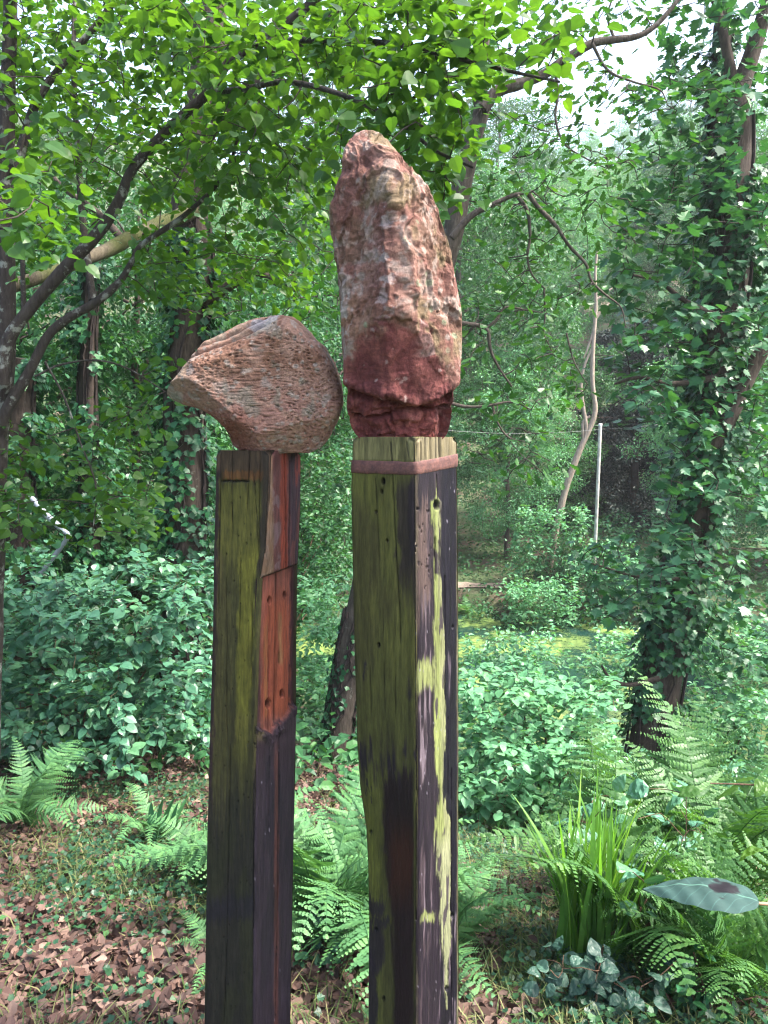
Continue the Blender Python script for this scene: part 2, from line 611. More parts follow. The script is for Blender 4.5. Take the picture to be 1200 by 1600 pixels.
def Hv(x, y):
    x = np.asarray(x, float)
    y = np.asarray(y, float)
    t = y - 1.7
    soft = np.where(t > 3, t, np.log1p(np.exp(np.clip(t * 2.2, -30, 30))) / 2.2) - 0.24
    s = 0.30 + 0.17 * sstep(-1.6, 1.8, x)
    z1 = -0.16 - s * np.maximum(soft, -0.2)
    bed = -4.3 + 1.9 * sstep(-3.0, -8.0, x)
    z1 = np.maximum(z1, bed)
    z1 = np.where(y < 6, z1, np.maximum(z1, bed))
    yb = 16.0 + 0.9 * np.sin(x * 0.55 + 0.6) + 0.5 * np.sin(x * 1.7)
    far = -3.25 + 0.012 * np.maximum(0, y - yb) + 0.36 * np.maximum(0, y - 24) * sstep(24, 34, y)
    far = np.minimum(far, 26 + 0.05 * (y - 24))
    k = sstep(-0.5, 0.9, y - yb)
    z = z1 * (1 - k) + far * k
    z = z + 0.22 * np.maximum(0, -9 - x) * sstep(5, 14, y) + 0.16 * np.maximum(0, x - 16) * sstep(5, 14, y)
    n = fbm(np.stack([x.ravel() * .9, y.ravel() * .9, np.zeros(x.size)], -1), 3, 3).reshape(x.shape) - 0.5
    return z + n * 0.14 * sstep(0.5, 3, np.abs(y) + np.abs(x) * .3)


def H(x, y):
    return float(Hv(np.array([x]), np.array([y]))[0])


def ground_material():
    m, t, b, out = new_mat('woodland_soil')
    tc = N(t, 'ShaderNodeTexCoord')
    n1 = N(t, 'ShaderNodeTexNoise')
    n1.inputs['Scale'].default_value = 26
    n1.inputs['Detail'].default_value = 10
    n1.inputs['Roughness'].default_value = 0.75
    n2 = N(t, 'ShaderNodeTexNoise')
    n2.inputs['Scale'].default_value = 1.1
    n2.inputs['Detail'].default_value = 5
    for n in (n1, n2):
        t.links.new(tc.outputs['Object'], n.inputs['Vector'])
    soil = ramp(t, [(0.3, (.030, .020, .014)), (0.55, (.090, .060, .042)), (0.75, (.17, .12, .085))], n1.outputs['Fac'])
    grn = ramp(t, [(0.3, (.022, .040, .016)), (0.7, (.075, .115, .04))], n1.outputs['Fac'])
    k = ramp(t, [(0.36, (0, 0, 0)), (0.52, (1, 1, 1))], n2.outputs['Fac'])
    mx = N(t, 'ShaderNodeMixRGB')
    t.links.new(k, mx.inputs[0])
    t.links.new(soil, mx.inputs[1])
    t.links.new(grn, mx.inputs[2])
    t.links.new(mx.outputs[0], b.inputs['Base Color'])
    b.inputs['Roughness'].default_value = 0.95
    bp = N(t, 'ShaderNodeBump')
    bp.inputs['Distance'].default_value = 0.03
    t.links.new(n1.outputs['Fac'], bp.inputs['Height'])
    t.links.new(bp.outputs[0], b.inputs['Normal'])
    return m


def grid(name, xs, ys, zf, mat):
    X, Y = np.meshgrid(xs, ys)
    V = np.stack([X, Y, zf(X, Y)], -1).reshape(-1, 3)
    nx, ny = len(xs), len(ys)
    i = (np.arange(ny - 1)[:, None] * nx + np.arange(nx - 1)[None, :]).ravel()
    mb = MB()
    mb.add(V, np.stack([i, i + 1, i + nx + 1, i + nx], -1))
    return mb.build(name, mat, smooth=True)


xs = np.concatenate([np.linspace(-150, -10, 40)[:-1], np.linspace(-10, -3, 30)[:-1], np.linspace(-3, 3, 90)[:-1], np.linspace(3, 14, 45)[:-1], np.linspace(14, 150, 40)])
ys = np.concatenate([np.linspace(-50, 0, 16)[:-1], np.linspace(0, 6, 90)[:-1], np.linspace(6, 25, 110)[:-1], np.linspace(25, 210, 60)])
tag(grid('ground', xs, ys, Hv, ground_material()), 'sloping woodland floor falling away to the pond', kind='structure')


def water_material():
    m, t, b, out = new_mat('pond_water')
    tc = N(t, 'ShaderNodeTexCoord')
    n1 = N(t, 'ShaderNodeTexNoise')
    n1.inputs['Scale'].default_value = 0.8
    n1.inputs['Detail'].default_value = 12
    n1.inputs['Roughness'].default_value = 0.78
    t.links.new(tc.outputs['Object'], n1.inputs['Vector'])
    k = ramp(t, [(0.47, (0, 0, 0)), (0.60, (1, 1, 1))], n1.outputs['Fac'])
    n2 = N(t, 'ShaderNodeTexNoise')
    n2.inputs['Scale'].default_value = 22
    n2.inputs['Detail'].default_value = 6
    t.links.new(tc.outputs['Object'], n2.inputs['Vector'])
    weed = ramp(t, [(0.3, (.08, .14, .025)), (0.7, (.19, .26, .06))], n2.outputs['Fac'])
    mx = N(t, 'ShaderNodeMixRGB')
    t.links.new(k, mx.inputs[0])
    mx.inputs[1].default_value = (.010, .032, .026, 1)
    t.links.new(weed, mx.inputs[2])
    t.links.new(mx.outputs[0], b.inputs['Base Color'])
    rr = ramp(t, [(0, (.06, .06, .06)), (1, (.7, .7, .7))], k)
    t.links.new(rr, b.inputs['Roughness'])
    bp = N(t, 'ShaderNodeBump')
    bp.inputs['Strength'].default_value = 0.12
    bp.inputs['Distance'].default_value = 0.01
    t.links.new(n2.outputs['Fac'], bp.inputs['Height'])
    t.links.new(bp.outputs[0], b.inputs['Normal'])
    return m


tag(grid('pond_water', np.linspace(-14, 26, 30), np.linspace(6, 20, 20), lambda X, Y: X * 0 + WATER_Z, water_material()),
    'still green pond water patched with duckweed', kind='structure')


def path_material():
    m, t, b, out = new_mat('path_gravel')
    tc = N(t, 'ShaderNodeTexCoord')
    n1 = N(t, 'ShaderNodeTexNoise')
    n1.inputs['Scale'].default_value = 30
    n1.inputs['Detail'].default_value = 8
    t.links.new(tc.outputs['Object'], n1.inputs['Vector'])
    c = ramp(t, [(0.3, (.13, .10, .075)), (0.7, (.25, .20, .16))], n1.outputs['Fac'])
    t.links.new(c, b.inputs['Base Color'])
    b.inputs['Roughness'].default_value = 0.95
    return m


def path_strip():
    mb = MB()
    x = np.linspace(1.7, 3.5, 70)
    yc = 17.7 + 0.3 * np.sin(x * .6 + 1)
    rows = []
    for o in np.linspace(-0.25, 0.25, 6):
        y = yc + o * (1 + .15 * np.sin(x * 2.3))
        y = y + .10 * np.sign(o) * (fbm(np.stack([x * 3, x * 0 + o, x * 0], -1), 3, 7) - .5) * 2
        rows.append(np.stack([x, y, Hv(x, y) + 0.03], -1))
    V = np.array(rows)
    n = len(x)
    i = (np.arange(5)[:, None] * n + np.arange(n - 1)[None, :]).ravel()
    mb.add(V.reshape(-1, 3), np.stack([i, i + 1, i + n + 1, i + n], -1))
    return mb.build('path', path_material(), smooth=True)


tag(path_strip(), 'pale trodden path along the far bank', kind='structure')


# ------------------------------------------------------------------ the two timber posts
def pl(x, *pts):
    a = np.array(pts, float)
    return np.interp(x, a[:, 0], a[:, 1])


WOOD_MAT = painted_mat('weathered_timber', 150, (1, 1, 0.12), 1.0, 0.004, 0.70, 0.25)
STONE_MAT = painted_mat('red_sandstone', 130, (1, 1, 1), 1.0, 0.006, 0.60, 0.2)


def mixc(c, new, m):
    m = np.clip(m, 0, 1)[:, None]
    return c * (1 - m) + lin(new)[None] * m


def wood_tone(c):
    l = c.mean(1, keepdims=True)
    c = np.maximum(l + (c - l) * .95, .002)
    c = 1.0 * c ** 1.20
    return c * np.minimum(1, .155 / np.maximum(c.max(1, keepdims=True), 1e-4))


def stone_tone(c):
    l = c.mean(1, keepdims=True)
    c = np.maximum(l + (c - l) * .86, .004)
    c = .82 * c ** 1.14
    return c * np.minimum(1, .21 / np.maximum(c.max(1, keepdims=True), 1e-4))


def facets(q, c, planes):
    """cut flat faces: every plane is (normal, distance from c)"""
    for nrm_, d in planes:
        n_ = nrm(np.array(nrm_, float))
        e = np.maximum((q - c) @ n_ - d, 0) * .92
        y = q[:, 1] - e / n_[1]                       # pushed straight back, so the outline stays
        q = q.copy()
        q[:, 1] = np.minimum(y, np.maximum(q[:, 1], c[1] + .015))
    return q


def post_mesh(edges, ytop, zbot, dF, dL, dR, nu, nv, paint):
    """edges(py) -> x of the left, front and right arris in photo pixels; a real four-sided baulk.
    paint(face, u, px, py, q) -> (colour, roughness, inset)"""
    ybot = ytop
    while P(edges(ybot)[1], ybot, dF)[2] > zbot:
        ybot += 4
    py = np.linspace(ytop, ybot, nv)
    xl, xf, xr = edges(py)
    L, Fc, R = Pv(xl, py, dL), Pv(xf, py, dF), Pv(xr, py, dR)
    Bk = L + R - Fc
    mb = MB()
    cols = []
    faces = [(L, Fc, xl, xf, nu[0], 'L'), (Fc, R, xf, xr, nu[1], 'R'), (R, Bk, xr, xr, 14, 'B'), (Bk, L, xl, xl, 14, 'B')]
    rows_all = []
    for A, Bq, xa, xb, n, nm in faces:
        u = np.linspace(0, 1, n, endpoint=False)
        pts = A[:, None, :] * (1 - u)[None, :, None] + Bq[:, None, :] * u[None, :, None]
        w = (Bq - A)
        nor = nrm(np.stack([w[:, 1], -w[:, 0], np.zeros(len(w))], -1))
        px = xa[:, None] * (1 - u) + xb[:, None] * u
        PY = np.repeat(py[:, None], n, 1)
        U = np.repeat(u[None, :], nv, 0)
        q = np.stack([(U * np.linalg.norm(w, axis=1)[:, None]).ravel() + {'L': 0, 'R': 3, 'B': 7}[nm], pts[..., 2].ravel(), np.zeros(U.size)], -1)
        c, ro, ins = paint(nm, U.ravel(), px.ravel(), PY.ravel(), q)
        edge = np.minimum(U, 1 - U).ravel() * np.linalg.norm(w, axis=1).repeat(n)
        ins = ins + 0.006 * (1 - sstep(0, 0.009, edge)) + 0.012 * (1 - sstep(0, 9, PY.ravel() - ytop)) * (1 - sstep(0, .03, edge))
        ins = ins + 0.006 * (fbm(q * np.array([9, 2.2, 1]), 3, 41) - .5)
        pts = pts - nor[:, None, :] * ins.reshape(nv, n, 1)
        rows_all.append(pts)
        cols.append(np.concatenate([c, ro[:, None]], 1).reshape(nv, n, 4))
    V = np.concatenate(rows_all, 1)
    C = np.concatenate(cols, 1)
    n = V.shape[1]
    i = np.arange(nv - 1)[:, None] * n
    j = np.arange(n)[None, :]
    jn = (j + 1) % n
    mb.add(V.reshape(-1, 3), np.stack([i + j, i + n + j, i + n + jn, i + jn], -1).reshape(-1, 4))
    # end grain on top
    c0 = V[0].mean(0)
    ring = V[0]
    cc = [C.reshape(-1, 4)]
    k0 = mb.n
    vs = [ring]
    for s in (0.92, 0.75, 0.5, 0.25):
        rr = c0 + (ring - c0) * s
        rr[:, 2] = ring[:, 2] * s + c0[2] * (1 - s) + 0.003 * (fbm(rr * 40, 3, 2) - .5)
        vs.append(rr)
    vs.append(c0[None])
    allv = np.concatenate(vs)
    fs = []
    for a in range(4):
        fs.append(np.stack([a * n + np.arange(n), a * n + (np.arange(n) + 1) % n, (a + 1) * n + (np.arange(n) + 1) % n, (a + 1) * n + np.arange(n)], -1))
    mb.add(allv, np.concatenate(fs))
    mb.f.append(np.stack([4 * n + np.arange(n), 4 * n + (np.arange(n) + 1) % n, np.full(n, 5 * n)], -1) + k0)
    mb.t.append(np.full(n, .5))
    g = fbm(allv * 45, 4, 8)
    cc.append(np.concatenate([lin((118, 116, 72))[None] * (0.5 + g[:, None]), np.full((len(allv), 1), .9)], 1))
    return mb, np.concatenate(cc)


def edges_right(y):
    xl = pl(y, (670, 549), (725, 548), (760, 546), (950, 550), (1050, 553), (1160, 556), (1230, 561), (1290, 570), (1350, 573), (1450, 575), (1600, 574), (1900, 572))
    xf = pl(y, (670, 650), (950, 651), (1200, 653), (1350, 652), (1600, 651), (1900, 650))
    xr = pl(y, (670, 716), (740, 716), (1000, 718), (1600, 718), (1900, 718))
    return xl, xf, xr


def crack(x, xc, w):
    return np.exp(-((x - xc) / w) ** 2)


def paint_right(face, u, x, y, q):
    g = fbm(q * np.array([90, 6, 1]), 4, 11)          # long grain
    b = fbm(q * np.array([22, 5, 1]), 4, 12)
    s = fbm(q * np.array([60, 14, 1]), 3, 13)
    w = fbm(q * np.array([8, 4, 1]), 3, 14)
    jx = (fbm(q * np.array([80, 22, 1]), 6, 15, .68) - .5) * 1.25
    jy = (fbm(q * np.array([140, 4, 1]), 5, 16, .68) - .5) * 1.3
    n = len(u)
    c = np.tile(lin((92, 92, 46)), (n, 1))
    ro = np.full(n, .8)
    ins = np.zeros(n)
    if face == 'L':
        c = mixc(c, (94, 94, 50), sstep(.45, .62, b) * sstep(1150, 750, y))
        c = mixc(c, (100, 102, 52), sstep(.30, .05, u + jx * .3) * sstep(1050, 780, y))
        c = mixc(c, (72, 68, 42), sstep(.5, .62, w) * .6)
        c = mixc(c, (66, 68, 36), sstep(900, 1150, y) * .6)
        c = mixc(c, (52, 42, 44), sstep(.68, .78, u + jx * .25) * sstep(985, 900, y + jy * 160) * sstep(735, 770, y) * .85)
        c = mixc(c, (50, 42, 46), sstep(.86, .92, u + jx * .12) * sstep(.42, .5, b) * sstep(1180, 1100, y))
        c = mixc(c, (96, 100, 42), sstep(1160, 1230, y) * sstep(.40, .15, u + jx * .2) * .7)
        # black tarred patch with a rounded top, running to the foot
        xd = pl(y, (1180, 628), (1205, 604), (1235, 597), (1330, 604), (1400, 610), (1500, 616), (1650, 619))
        m = sstep(-3, 3, x - xd + jx * 16) * sstep(1196, 1215, y + jy * 60) * sstep(6, 1, x - 643 + jx * 5)
        c = mixc(c, (38, 27, 34), m)
        c = mixc(c, (66, 36, 28), m * sstep(26, 8, np.abs(x - 628 + jx * 14)) * sstep(90, 20, np.abs(y - 1350)) * .75)
        ro = ro * (1 - m * .4)
        c = mixc(c, (44, 36, 44), sstep(1130, 1200, y + jy * 220) * sstep(.57, .68, s) * sstep(1260, 1190, y))
        for xc, yc, rx, ry in ((586, 1420, 16, 14), (588, 1478, 15, 40), (583, 1555, 9, 70), (577, 1235, 5, 8), (572, 1050, 4, 7), (600, 1440, 12, 8)):
            d = ((x - xc + jx * 14) / rx) ** 2 + ((y - yc + jy * 50) / ry) ** 2
            c = mixc(c, (42, 35, 46), sstep(1.3, .7, d) * .9)
        c = mixc(c, (128, 122, 88), sstep(722, 716, y) * .75)
        c = mixc(c, (98, 94, 62), sstep(722, 716, y) * sstep(.5, .6, b))
        for xc0, xc1, y0, y1, wd in ((612, 627, 690, 1010, 1.1), (588, 594, 745, 900, .7), (636, 640, 690, 718, 1.0), (600, 604, 950, 1120, .6), (618, 620, 970, 1120, .6), (578, 582, 1010, 1150, .6)):
            xc = xc0 + (xc1 - xc0) * (y - y0) / (y1 - y0) + jy * 3
            k = crack(x, xc, wd * .7) * sstep(y0 - 2, y0 + 4, y) * sstep(y1 + 8, y1 - 20, y)
            ins += k * .005
            c = mixc(c, (24, 18, 16), k * .8)
        for xc, yc, r in ((600, 752, 3), (598, 768, 2), (593, 1008, 2.4), (580, 1300, 2), (589, 1452, 2), (600, 1560, 2.4), (588, 800, 1.6), (606, 845, 1.6)):
            d = ((x - xc) / r) ** 2 + ((y - yc) / (r * 1.7)) ** 2
            k = sstep(1.6, .5, d)
            ins += k * .01
            c = mixc(c, (14, 10, 10), k)
    elif face == 'R':
        c = np.tile(lin((42, 34, 45)), (n, 1))
        ro[:] = .55
        c = mixc(c, (88, 74, 72), sstep(672, 665, x + jx * 16) * sstep(770, 800, y + jy * 90) * sstep(985, 920, y + jy * 120))
        c = mixc(c, (84, 72, 76), sstep(.56, .64, g) * sstep(690, 660, x) * .5)
        # dark glossy tar strip
        m = sstep(686, 690, x + jx * 6) * sstep(714, 711, x)
        c = mixc(c, (32, 29, 41), m)
        ro = ro - .15 * m
        c = mixc(c, (108, 98, 106), sstep(.60, .66, g) * sstep(.48, .6, b) * sstep(900, 980, y) * .8)
        # green lichen paint running down
        xc = pl(y, (745, 681), (800, 678), (900, 680), (1000, 684), (1100, 685), (1200, 686), (1300, 690), (1400, 694), (1500, 696), (1600, 697))
        hw = pl(y, (740, 0), (775, 1), (785, 6), (830, 5), (900, 5), (960, 7), (1060, 8), (1120, 9), (1180, 7), (1235, 3), (1262, 6), (1285, 13), (1340, 12), (1380, 8), (1470, 8), (1510, 3), (1565, 1.5), (1580, 0))
        m = sstep(1.5, -1.5, np.abs(x - xc + jx * 9) - hw - jy * 8) * (hw > .2)
        c = mixc(c, (120, 128, 80), m)
        c = mixc(c, (124, 126, 96), m * sstep(3, 8, x - xc + 4 + jx * 6) * .8)
        c = mixc(c, (132, 134, 108), m * sstep(1290, 1330, y) * .8)
        ro = ro * (1 - m) + .85 * m
        ins -= m * .0015
        m2 = sstep(26, 15, np.abs(y - 1056 + jy * 55)) * sstep(682, 676, x + jx * 12)
        m2 = np.maximum(m2, sstep(9, 4, np.abs(y - 1433 + jy * 24)) * sstep(683, 677, x + jx * 10))
        c = mixc(c, (122, 128, 86), m2 * sstep(.36, .5, b))
        c = mixc(c, (60, 50, 62), m * sstep(.60, .66, s) * .9)
        c = mixc(c, (120, 120, 86), sstep(712, 716, x + jx * 4) * .8)
        c = mixc(c, (112, 104, 84), sstep(653.5, 651, x + jx * 3) * .6 * sstep(.42, .5, b))
        # pecked nail marks
        wd, _, vv = worley(q * np.array([120, 55, 1]), 4)
        k = sstep(.30, .18, wd) * (vv > .62) * sstep(780, 800, y) * sstep(950, 900, y) * sstep(676, 670, x)
        c = mixc(c, (28, 20, 22), k)
        ins += k * .004
        # white flecks on the tar
        k = sstep(.26, .14, wd) * (vv > .86) * sstep(.5, .6, fbm(q * 9, 2, 77))
        c = mixc(c, (150, 145, 158), k * .7)
        c = mixc(c, (140, 130, 104), sstep(724, 718, y))
        c = mixc(c, (120, 112, 92), sstep(724, 718, y) * sstep(.48, .6, g))
        for xc0, y0, y1, wd_ in ((663, 682, 722, .9), (671, 684, 722, .9), (679, 682, 722, .8), (686, 680, 722, 1.6), (657, 690, 722, .7), (681, 742, 790, 1.1), (678, 840, 905, .9), (694, 900, 1120, .8), (699, 1120, 1240, .8), (704, 1200, 1600, .6)):
            k = crack(x, xc0 + jy * 3, wd_ * .75) * sstep(y0 - 3, y0 + 3, y) * sstep(y1 + 8, y1 - 8, y)
            ins += k * .008
            c = mixc(c, (22, 16, 16), k * .92)
        for xc, yc, r in ((679, 789, 4), (707, 1430, 2), (697, 1545, 2.4), (706, 979, 1.5)):
            d = ((x - xc + jx * 3) / r) ** 2 + ((y - yc) / (r * 1.9)) ** 2
            k = sstep(1.6, .5, d)
            ins += k * .008
            c = mixc(c, (16, 12, 14), k)
    c = wood_tone(c) * (0.55 + 0.75 * g[:, None])
    return c, np.clip(ro, .3, .95), ins + (g - .5) * .0025


RP_D = dict(dF=1.62, dL=1.72, dR=1.765)


def iron_band(post, edges, y0f, D, mat):
    """flat rusty strap round the post head"""
    mb = MB()
    L, F_, R = [], [], []
    for dy in (0, 20):
        L.append(P(edges(725)[0], 719 + dy, D['dL']))
        F_.append(P(edges(725)[1], 722 + dy, D['dF']))
        R.append(P(edges(725)[2], 709 + dy, D['dR']))
    top = np.array([L[0], F_[0], R[0], L[0] + R[0] - F_[0]])
    bot = np.array([L[1], F_[1], R[1], L[1] + R[1] - F_[1]])

    def loop(c, off):
        ctr = c.mean(0)
        out = []
        for k in range(4):
            a, b_ = c[k], c[(k + 1) % 4]
            for s in np.linspace(0, 1, 18, endpoint=False):
                out.append(a + (b_ - a) * s)
        out = np.array(out)
        # ease the corners
        out = 0.5 * out + 0.25 * np.roll(out, 1, 0) + 0.25 * np.roll(out, -1, 0)
        d = out - ctr
        d[:, 2] = 0
        return out + nrm(d) * off
    rows = [loop(top, -0.008), loop(top, .0012), loop(top * .96 + bot * .04, .0026), loop(top * .66 + bot * .34, .003), loop(top * .33 + bot * .67, .003), loop(top * .04 + bot * .96, .0026), loop(bot, .0012), loop(bot, -0.008)]
    V = np.array(rows)
    n = V.shape[1]
    V += (fbm(V.reshape(-1, 3) * 60, 3, 3).reshape(V.shape[:2])[..., None] - .5) * .003
    i = np.arange(7)[:, None] * n
    j = np.arange(n)[None]
    mb.add(V.reshape(-1, 3), np.stack([i + j, i + n + j, i + n + (j + 1) % n, i + (j + 1) % n], -1).reshape(-1, 4))
    return mb.build('iron_band', mat, post, smooth=True)


def rust_mat():
    m, t, b, out = new_mat('rusty_iron')
    tc = N(t, 'ShaderNodeTexCoord')
    n1 = N(t, 'ShaderNodeTexNoise')
    n1.inputs['Scale'].default_value = 60
    n1.inputs['Detail'].default_value = 9
    n1.inputs['Roughness'].default_value = .75
    t.links.new(tc.outputs['Object'], n1.inputs['Vector'])
    c = ramp(t, [(0.3, tuple(lin((44, 27, 28)))), (0.5, tuple(lin((84, 52, 48)))), (0.72, tuple(lin((112, 74, 64))))], n1.outputs['Fac'])
    t.links.new(c, b.inputs['Base Color'])
    b.inputs['Roughness'].default_value = .75
    bp = N(t, 'ShaderNodeBump')
    bp.inputs['Distance'].default_value = .003
    t.links.new(n1.outputs['Fac'], bp.inputs['Height'])
    t.links.new(bp.outputs[0], b.inputs['Normal'])
    return m


rp_base = P(640, 1900, 1.75)
rp = thing('timber_post', 'taller square timber post with a rusty iron band and pale lichen streaks', 'post', (0.08, 1.74, H(.08, 1.74)), 'upright timber posts')
mbx, colx = post_mesh(edges_right, 683, H(.1, 1.7) - .15, RP_D['dF'], RP_D['dL'], RP_D['dR'], (96, 74), 720, paint_right)
# the head is sawn slightly out of level
mbx.build('timber', WOOD_MAT, rp, smooth=True, col=colx)
iron_band(rp, edges_right, 722, RP_D, rust_mat())


def edges_left(y):
    xl = pl(y, (690, 336), (760, 334), (880, 331), (1000, 330), (1100, 327), (1300, 322), (1600, 318), (1900, 314))
    xf = pl(y, (690, 424), (770, 421), (860, 416), (900, 409), (1000, 405), (1100, 402), (1200, 399), (1600, 397), (1900, 395))
    xr = pl(y, (690, 472), (800, 471), (880, 467), (1000, 465), (1120, 465), (1200, 463), (1400, 459), (1600, 455), (1900, 452))
    return xl, xf, xr


def paint_left(face, u, x, y, q):
    q = q + np.array([31, 0, 0])
    g = fbm(q * np.array([90, 6, 1]), 4, 21)
    b = fbm(q * np.array([22, 5, 1]), 4, 22)
    s = fbm(q * np.array([60, 14, 1]), 3, 23)
    w = fbm(q * np.array([9, 5, 1]), 3, 24)
    jx = (fbm(q * np.array([80, 22, 1]), 6, 25, .68) - .5) * 1.25
    jy = (fbm(q * np.array([140, 4, 1]), 5, 26, .68) - .5) * 1.3
    bl = fbm(q * np.array([70, 60, 1]), 3, 27)
    n = len(u)
    c = np.tile(lin((70, 68, 40)), (n, 1))
    ro = np.full(n, .82)
    ins = np.zeros(n)
    if face == 'L':
        lime = sstep(738, 770, y + jy * 40) * sstep(1260, 1060, y)
        c = mixc(c, (98, 95, 46), lime * sstep(.95, .70, u + jx * .3) * sstep(930, 850, y + jy * 80))
        c = mixc(c, (110, 107, 44), lime * sstep(.22, .10, np.abs(u - .72 + jx * .2)) * sstep(830, 880, y))
        c = mixc(c, (92, 84, 52), sstep(.52, .66, w) * .7 * sstep(1200, 1000, y))
        c = mixc(c, (80, 76, 44), sstep(.5, .38, u + jx * .25) * sstep(880, 960, y) * .8)
        c = mixc(c, (58, 40, 46), sstep(.14, .08, u + jx * .16) * sstep(.38, .45, b) * .9)
        c = mixc(c, (84, 68, 54), sstep(742, 732, y + jy * 14) * .9)
        c = mixc(c, (112, 76, 44), sstep(9, 5, np.abs(y - 743 + jy * 10)) * sstep(.1, .2, u) * .8)
        c = mixc(c, (60, 52, 44), sstep(.84, .90, u + jx * .08) * sstep(905, 880, y) * .9)
        c = mixc(c, (44, 42, 40), sstep(1180, 1330, y + jy * 200) * .85)
        c = mixc(c, (52, 54, 34), sstep(1180, 1330, y) * sstep(.5, .62, b) * .7)
        c = mixc(c, (40, 36, 48), sstep(24, 10, np.abs(y - 1418 + jy * 40)) * .7)
        c = c * (0.80 + 0.4 * bl[:, None])
        for xc0, xc1, y0, y1, wd in ((345, 341, 706, 960, .8), (364, 363, 704, 840, .9), (390, 387, 704, 800, 1.1), (407, 405, 704, 860, .8), (377, 376, 840, 1010, .6), (354, 356, 900, 1160, .8), (362, 352, 1160, 1600, .8), (395, 394, 940, 1080, .6), (398, 406, 740, 895, .6)):
            xc = xc0 + (xc1 - xc0) * (y - y0) / (y1 - y0) + jy * 3
            k = crack(x, xc, wd * .7) * sstep(y0 - 2, y0 + 4, y) * sstep(y1 + 8, y1 - 20, y)
            ins += k * .005
            c = mixc(c, (24, 19, 15), k * .8)
        k = crack(y, 752 + jx * 4, 1.6) * sstep(344, 348, x) * sstep(392, 386, x)
        ins += k * .006
        c = mixc(c, (26, 20, 16), k)
        wd, _, vv = worley(q * np.array([90, 60, 1]), 9)
        k = sstep(.24, .12, wd) * (vv > .80) * sstep(750, 780, y)
        ins += k * .004
        c = mixc(c, (30, 24, 18), k * .85)
    elif face == 'R':
        yt = 903 - (x - 410) * 20 / 54.0
        yb = pl(x, (398, 1132), (410, 1142), (425, 1148), (436, 1132), (448, 1122), (456, 1108), (466, 1100)) + jx * 10
        rec = sstep(0, 2.5, y - yt) * sstep(2.5, -2.5, y - yb)
        c = np.tile(lin((58, 46, 55)), (n, 1))
        up = sstep(2, -2, y - yt)
        c = mixc(c, (92, 60, 60), up)
        c = mixc(c, (106, 86, 90), up * sstep(.45, .56, bl) * sstep(441, 433, x + jx * 8) * sstep(735, 780, y + jy * 60))
        c = mixc(c, (128, 62, 46), up * sstep(7, 3, np.abs(x - 442 + jx * 7)) * .9)
        c = mixc(c, (116, 56, 50), up * sstep(458, 462, x) * sstep(800, 740, y) * .8)
        c = mixc(c, (56, 44, 56), up * sstep(.5, .62, s) * sstep(448, 454, x) * .9)
        c = mixc(c, (126, 108, 84), up * sstep(428, 424, x + jx * 4) * .6)
        c = mixc(c, (50, 43, 54), sstep(1150, 1250, y) * .85)
        c = mixc(c, (40, 35, 46), sstep(.5, .6, b) * sstep(1130, 1200, y) * .8)
        c = mixc(c, (98, 62, 54), sstep(5, 2, np.abs(x - 431 + jx * 4)) * sstep(1150, 1190, y) * .6)
        c = mixc(c, (92, 84, 62), sstep(416, 410, x) * sstep(1165, 1150, y) * sstep(1135, 1145, y) * .8)
        # the raw orange wood inside the notch
        c = mixc(c, (120, 76, 66), rec)
        core = rec * sstep(3, 11, x - pl(y, (900, 416), (1000, 410), (1120, 406)) + jx * 10) * sstep(461, 452, x + jx * 18) * sstep(905, 960, y + jy * 50) * sstep(1128, 1110, y + jy * 18)
        c = mixc(c, (146, 84, 62), core)
        c = mixc(c, (122, 66, 54), core * sstep(.46, .58, b))
        c = mixc(c, (208, 140, 96), core * sstep(4.5, 1.5, np.abs(x - 421 + jx * 5)) * sstep(960, 1000, y))
        c = mixc(c, (214, 160, 116), core * sstep(3.5, 1, np.abs(x - 442 - (y - 960) * .03 + jx * 4)) * sstep(955, 965, y) * sstep(1045, 1030, y))
        c = mixc(c, (66, 50, 58), rec * sstep(414, 409, x + jx * 6) * .8)
        c = mixc(c, (62, 48, 56), rec * sstep(456, 461, x + jx * 8) * .8)
        ro[:] = .7
        ins += rec * .013
        k = crack(y, yt, 1.6) * sstep(409, 411, x)
        ins += k * .008
        c = mixc(c, (18, 12, 12), k)
        # ragged lip under the notch
        k = sstep(16, 4, np.abs(y - yb - 5)) * sstep(.45, .55, bl)
        ins -= k * .005
        c = mixc(c, (48, 38, 47), k)
        for xc0, xc1, y0, y1, wd in ((444, 446, 704, 890, 1.1), (451, 450, 720, 890, .7), (437, 433, 895, 1130, 1.5), (425, 424, 940, 1090, .6), (425, 424, 1108, 1150, 1.6), (435, 430, 1135, 1600, 1.0), (458, 456, 1040, 1110, .8), (420, 418, 1180, 1300, .5)):
            xc = xc0 + (xc1 - xc0) * (y - y0) / (y1 - y0) + jy * 2.5
            k = crack(x, xc, wd * .7) * sstep(y0 - 2, y0 + 4, y) * sstep(y1 + 8, y1 - 10, y)
            ins += k * .009
            c = mixc(c, (22, 14, 16), k * .93)
        for xc, yc, r in ((426, 939, 2.9), (450, 931, 2.9), (424, 1101, 4.2), (446, 1086, 3.1)):
            d = ((x - xc + jx * 2) / r) ** 2 + ((y - yc + jy * 4) / (r * 2.0)) ** 2
            k = sstep(1.4, .6, d)
            ins += k * .022
            c = mixc(c, (10, 7, 8), k)
        k = sstep(1.3, .6, ((x - 441) / 1.6) ** 2 + ((y - 1030) / 10) ** 2)
        ins += k * .008
        c = mixc(c, (16, 10, 10), k)
        wd, _, vv = worley(q * np.array([110, 40, 1]), 14)
        k = sstep(.28, .14, wd) * (vv > .72) * sstep(1160, 1200, y)
        c = mixc(c, (26, 22, 30), k * .8)
        k = sstep(.24, .12, wd) * (vv < .06) * sstep(1160, 1200, y)
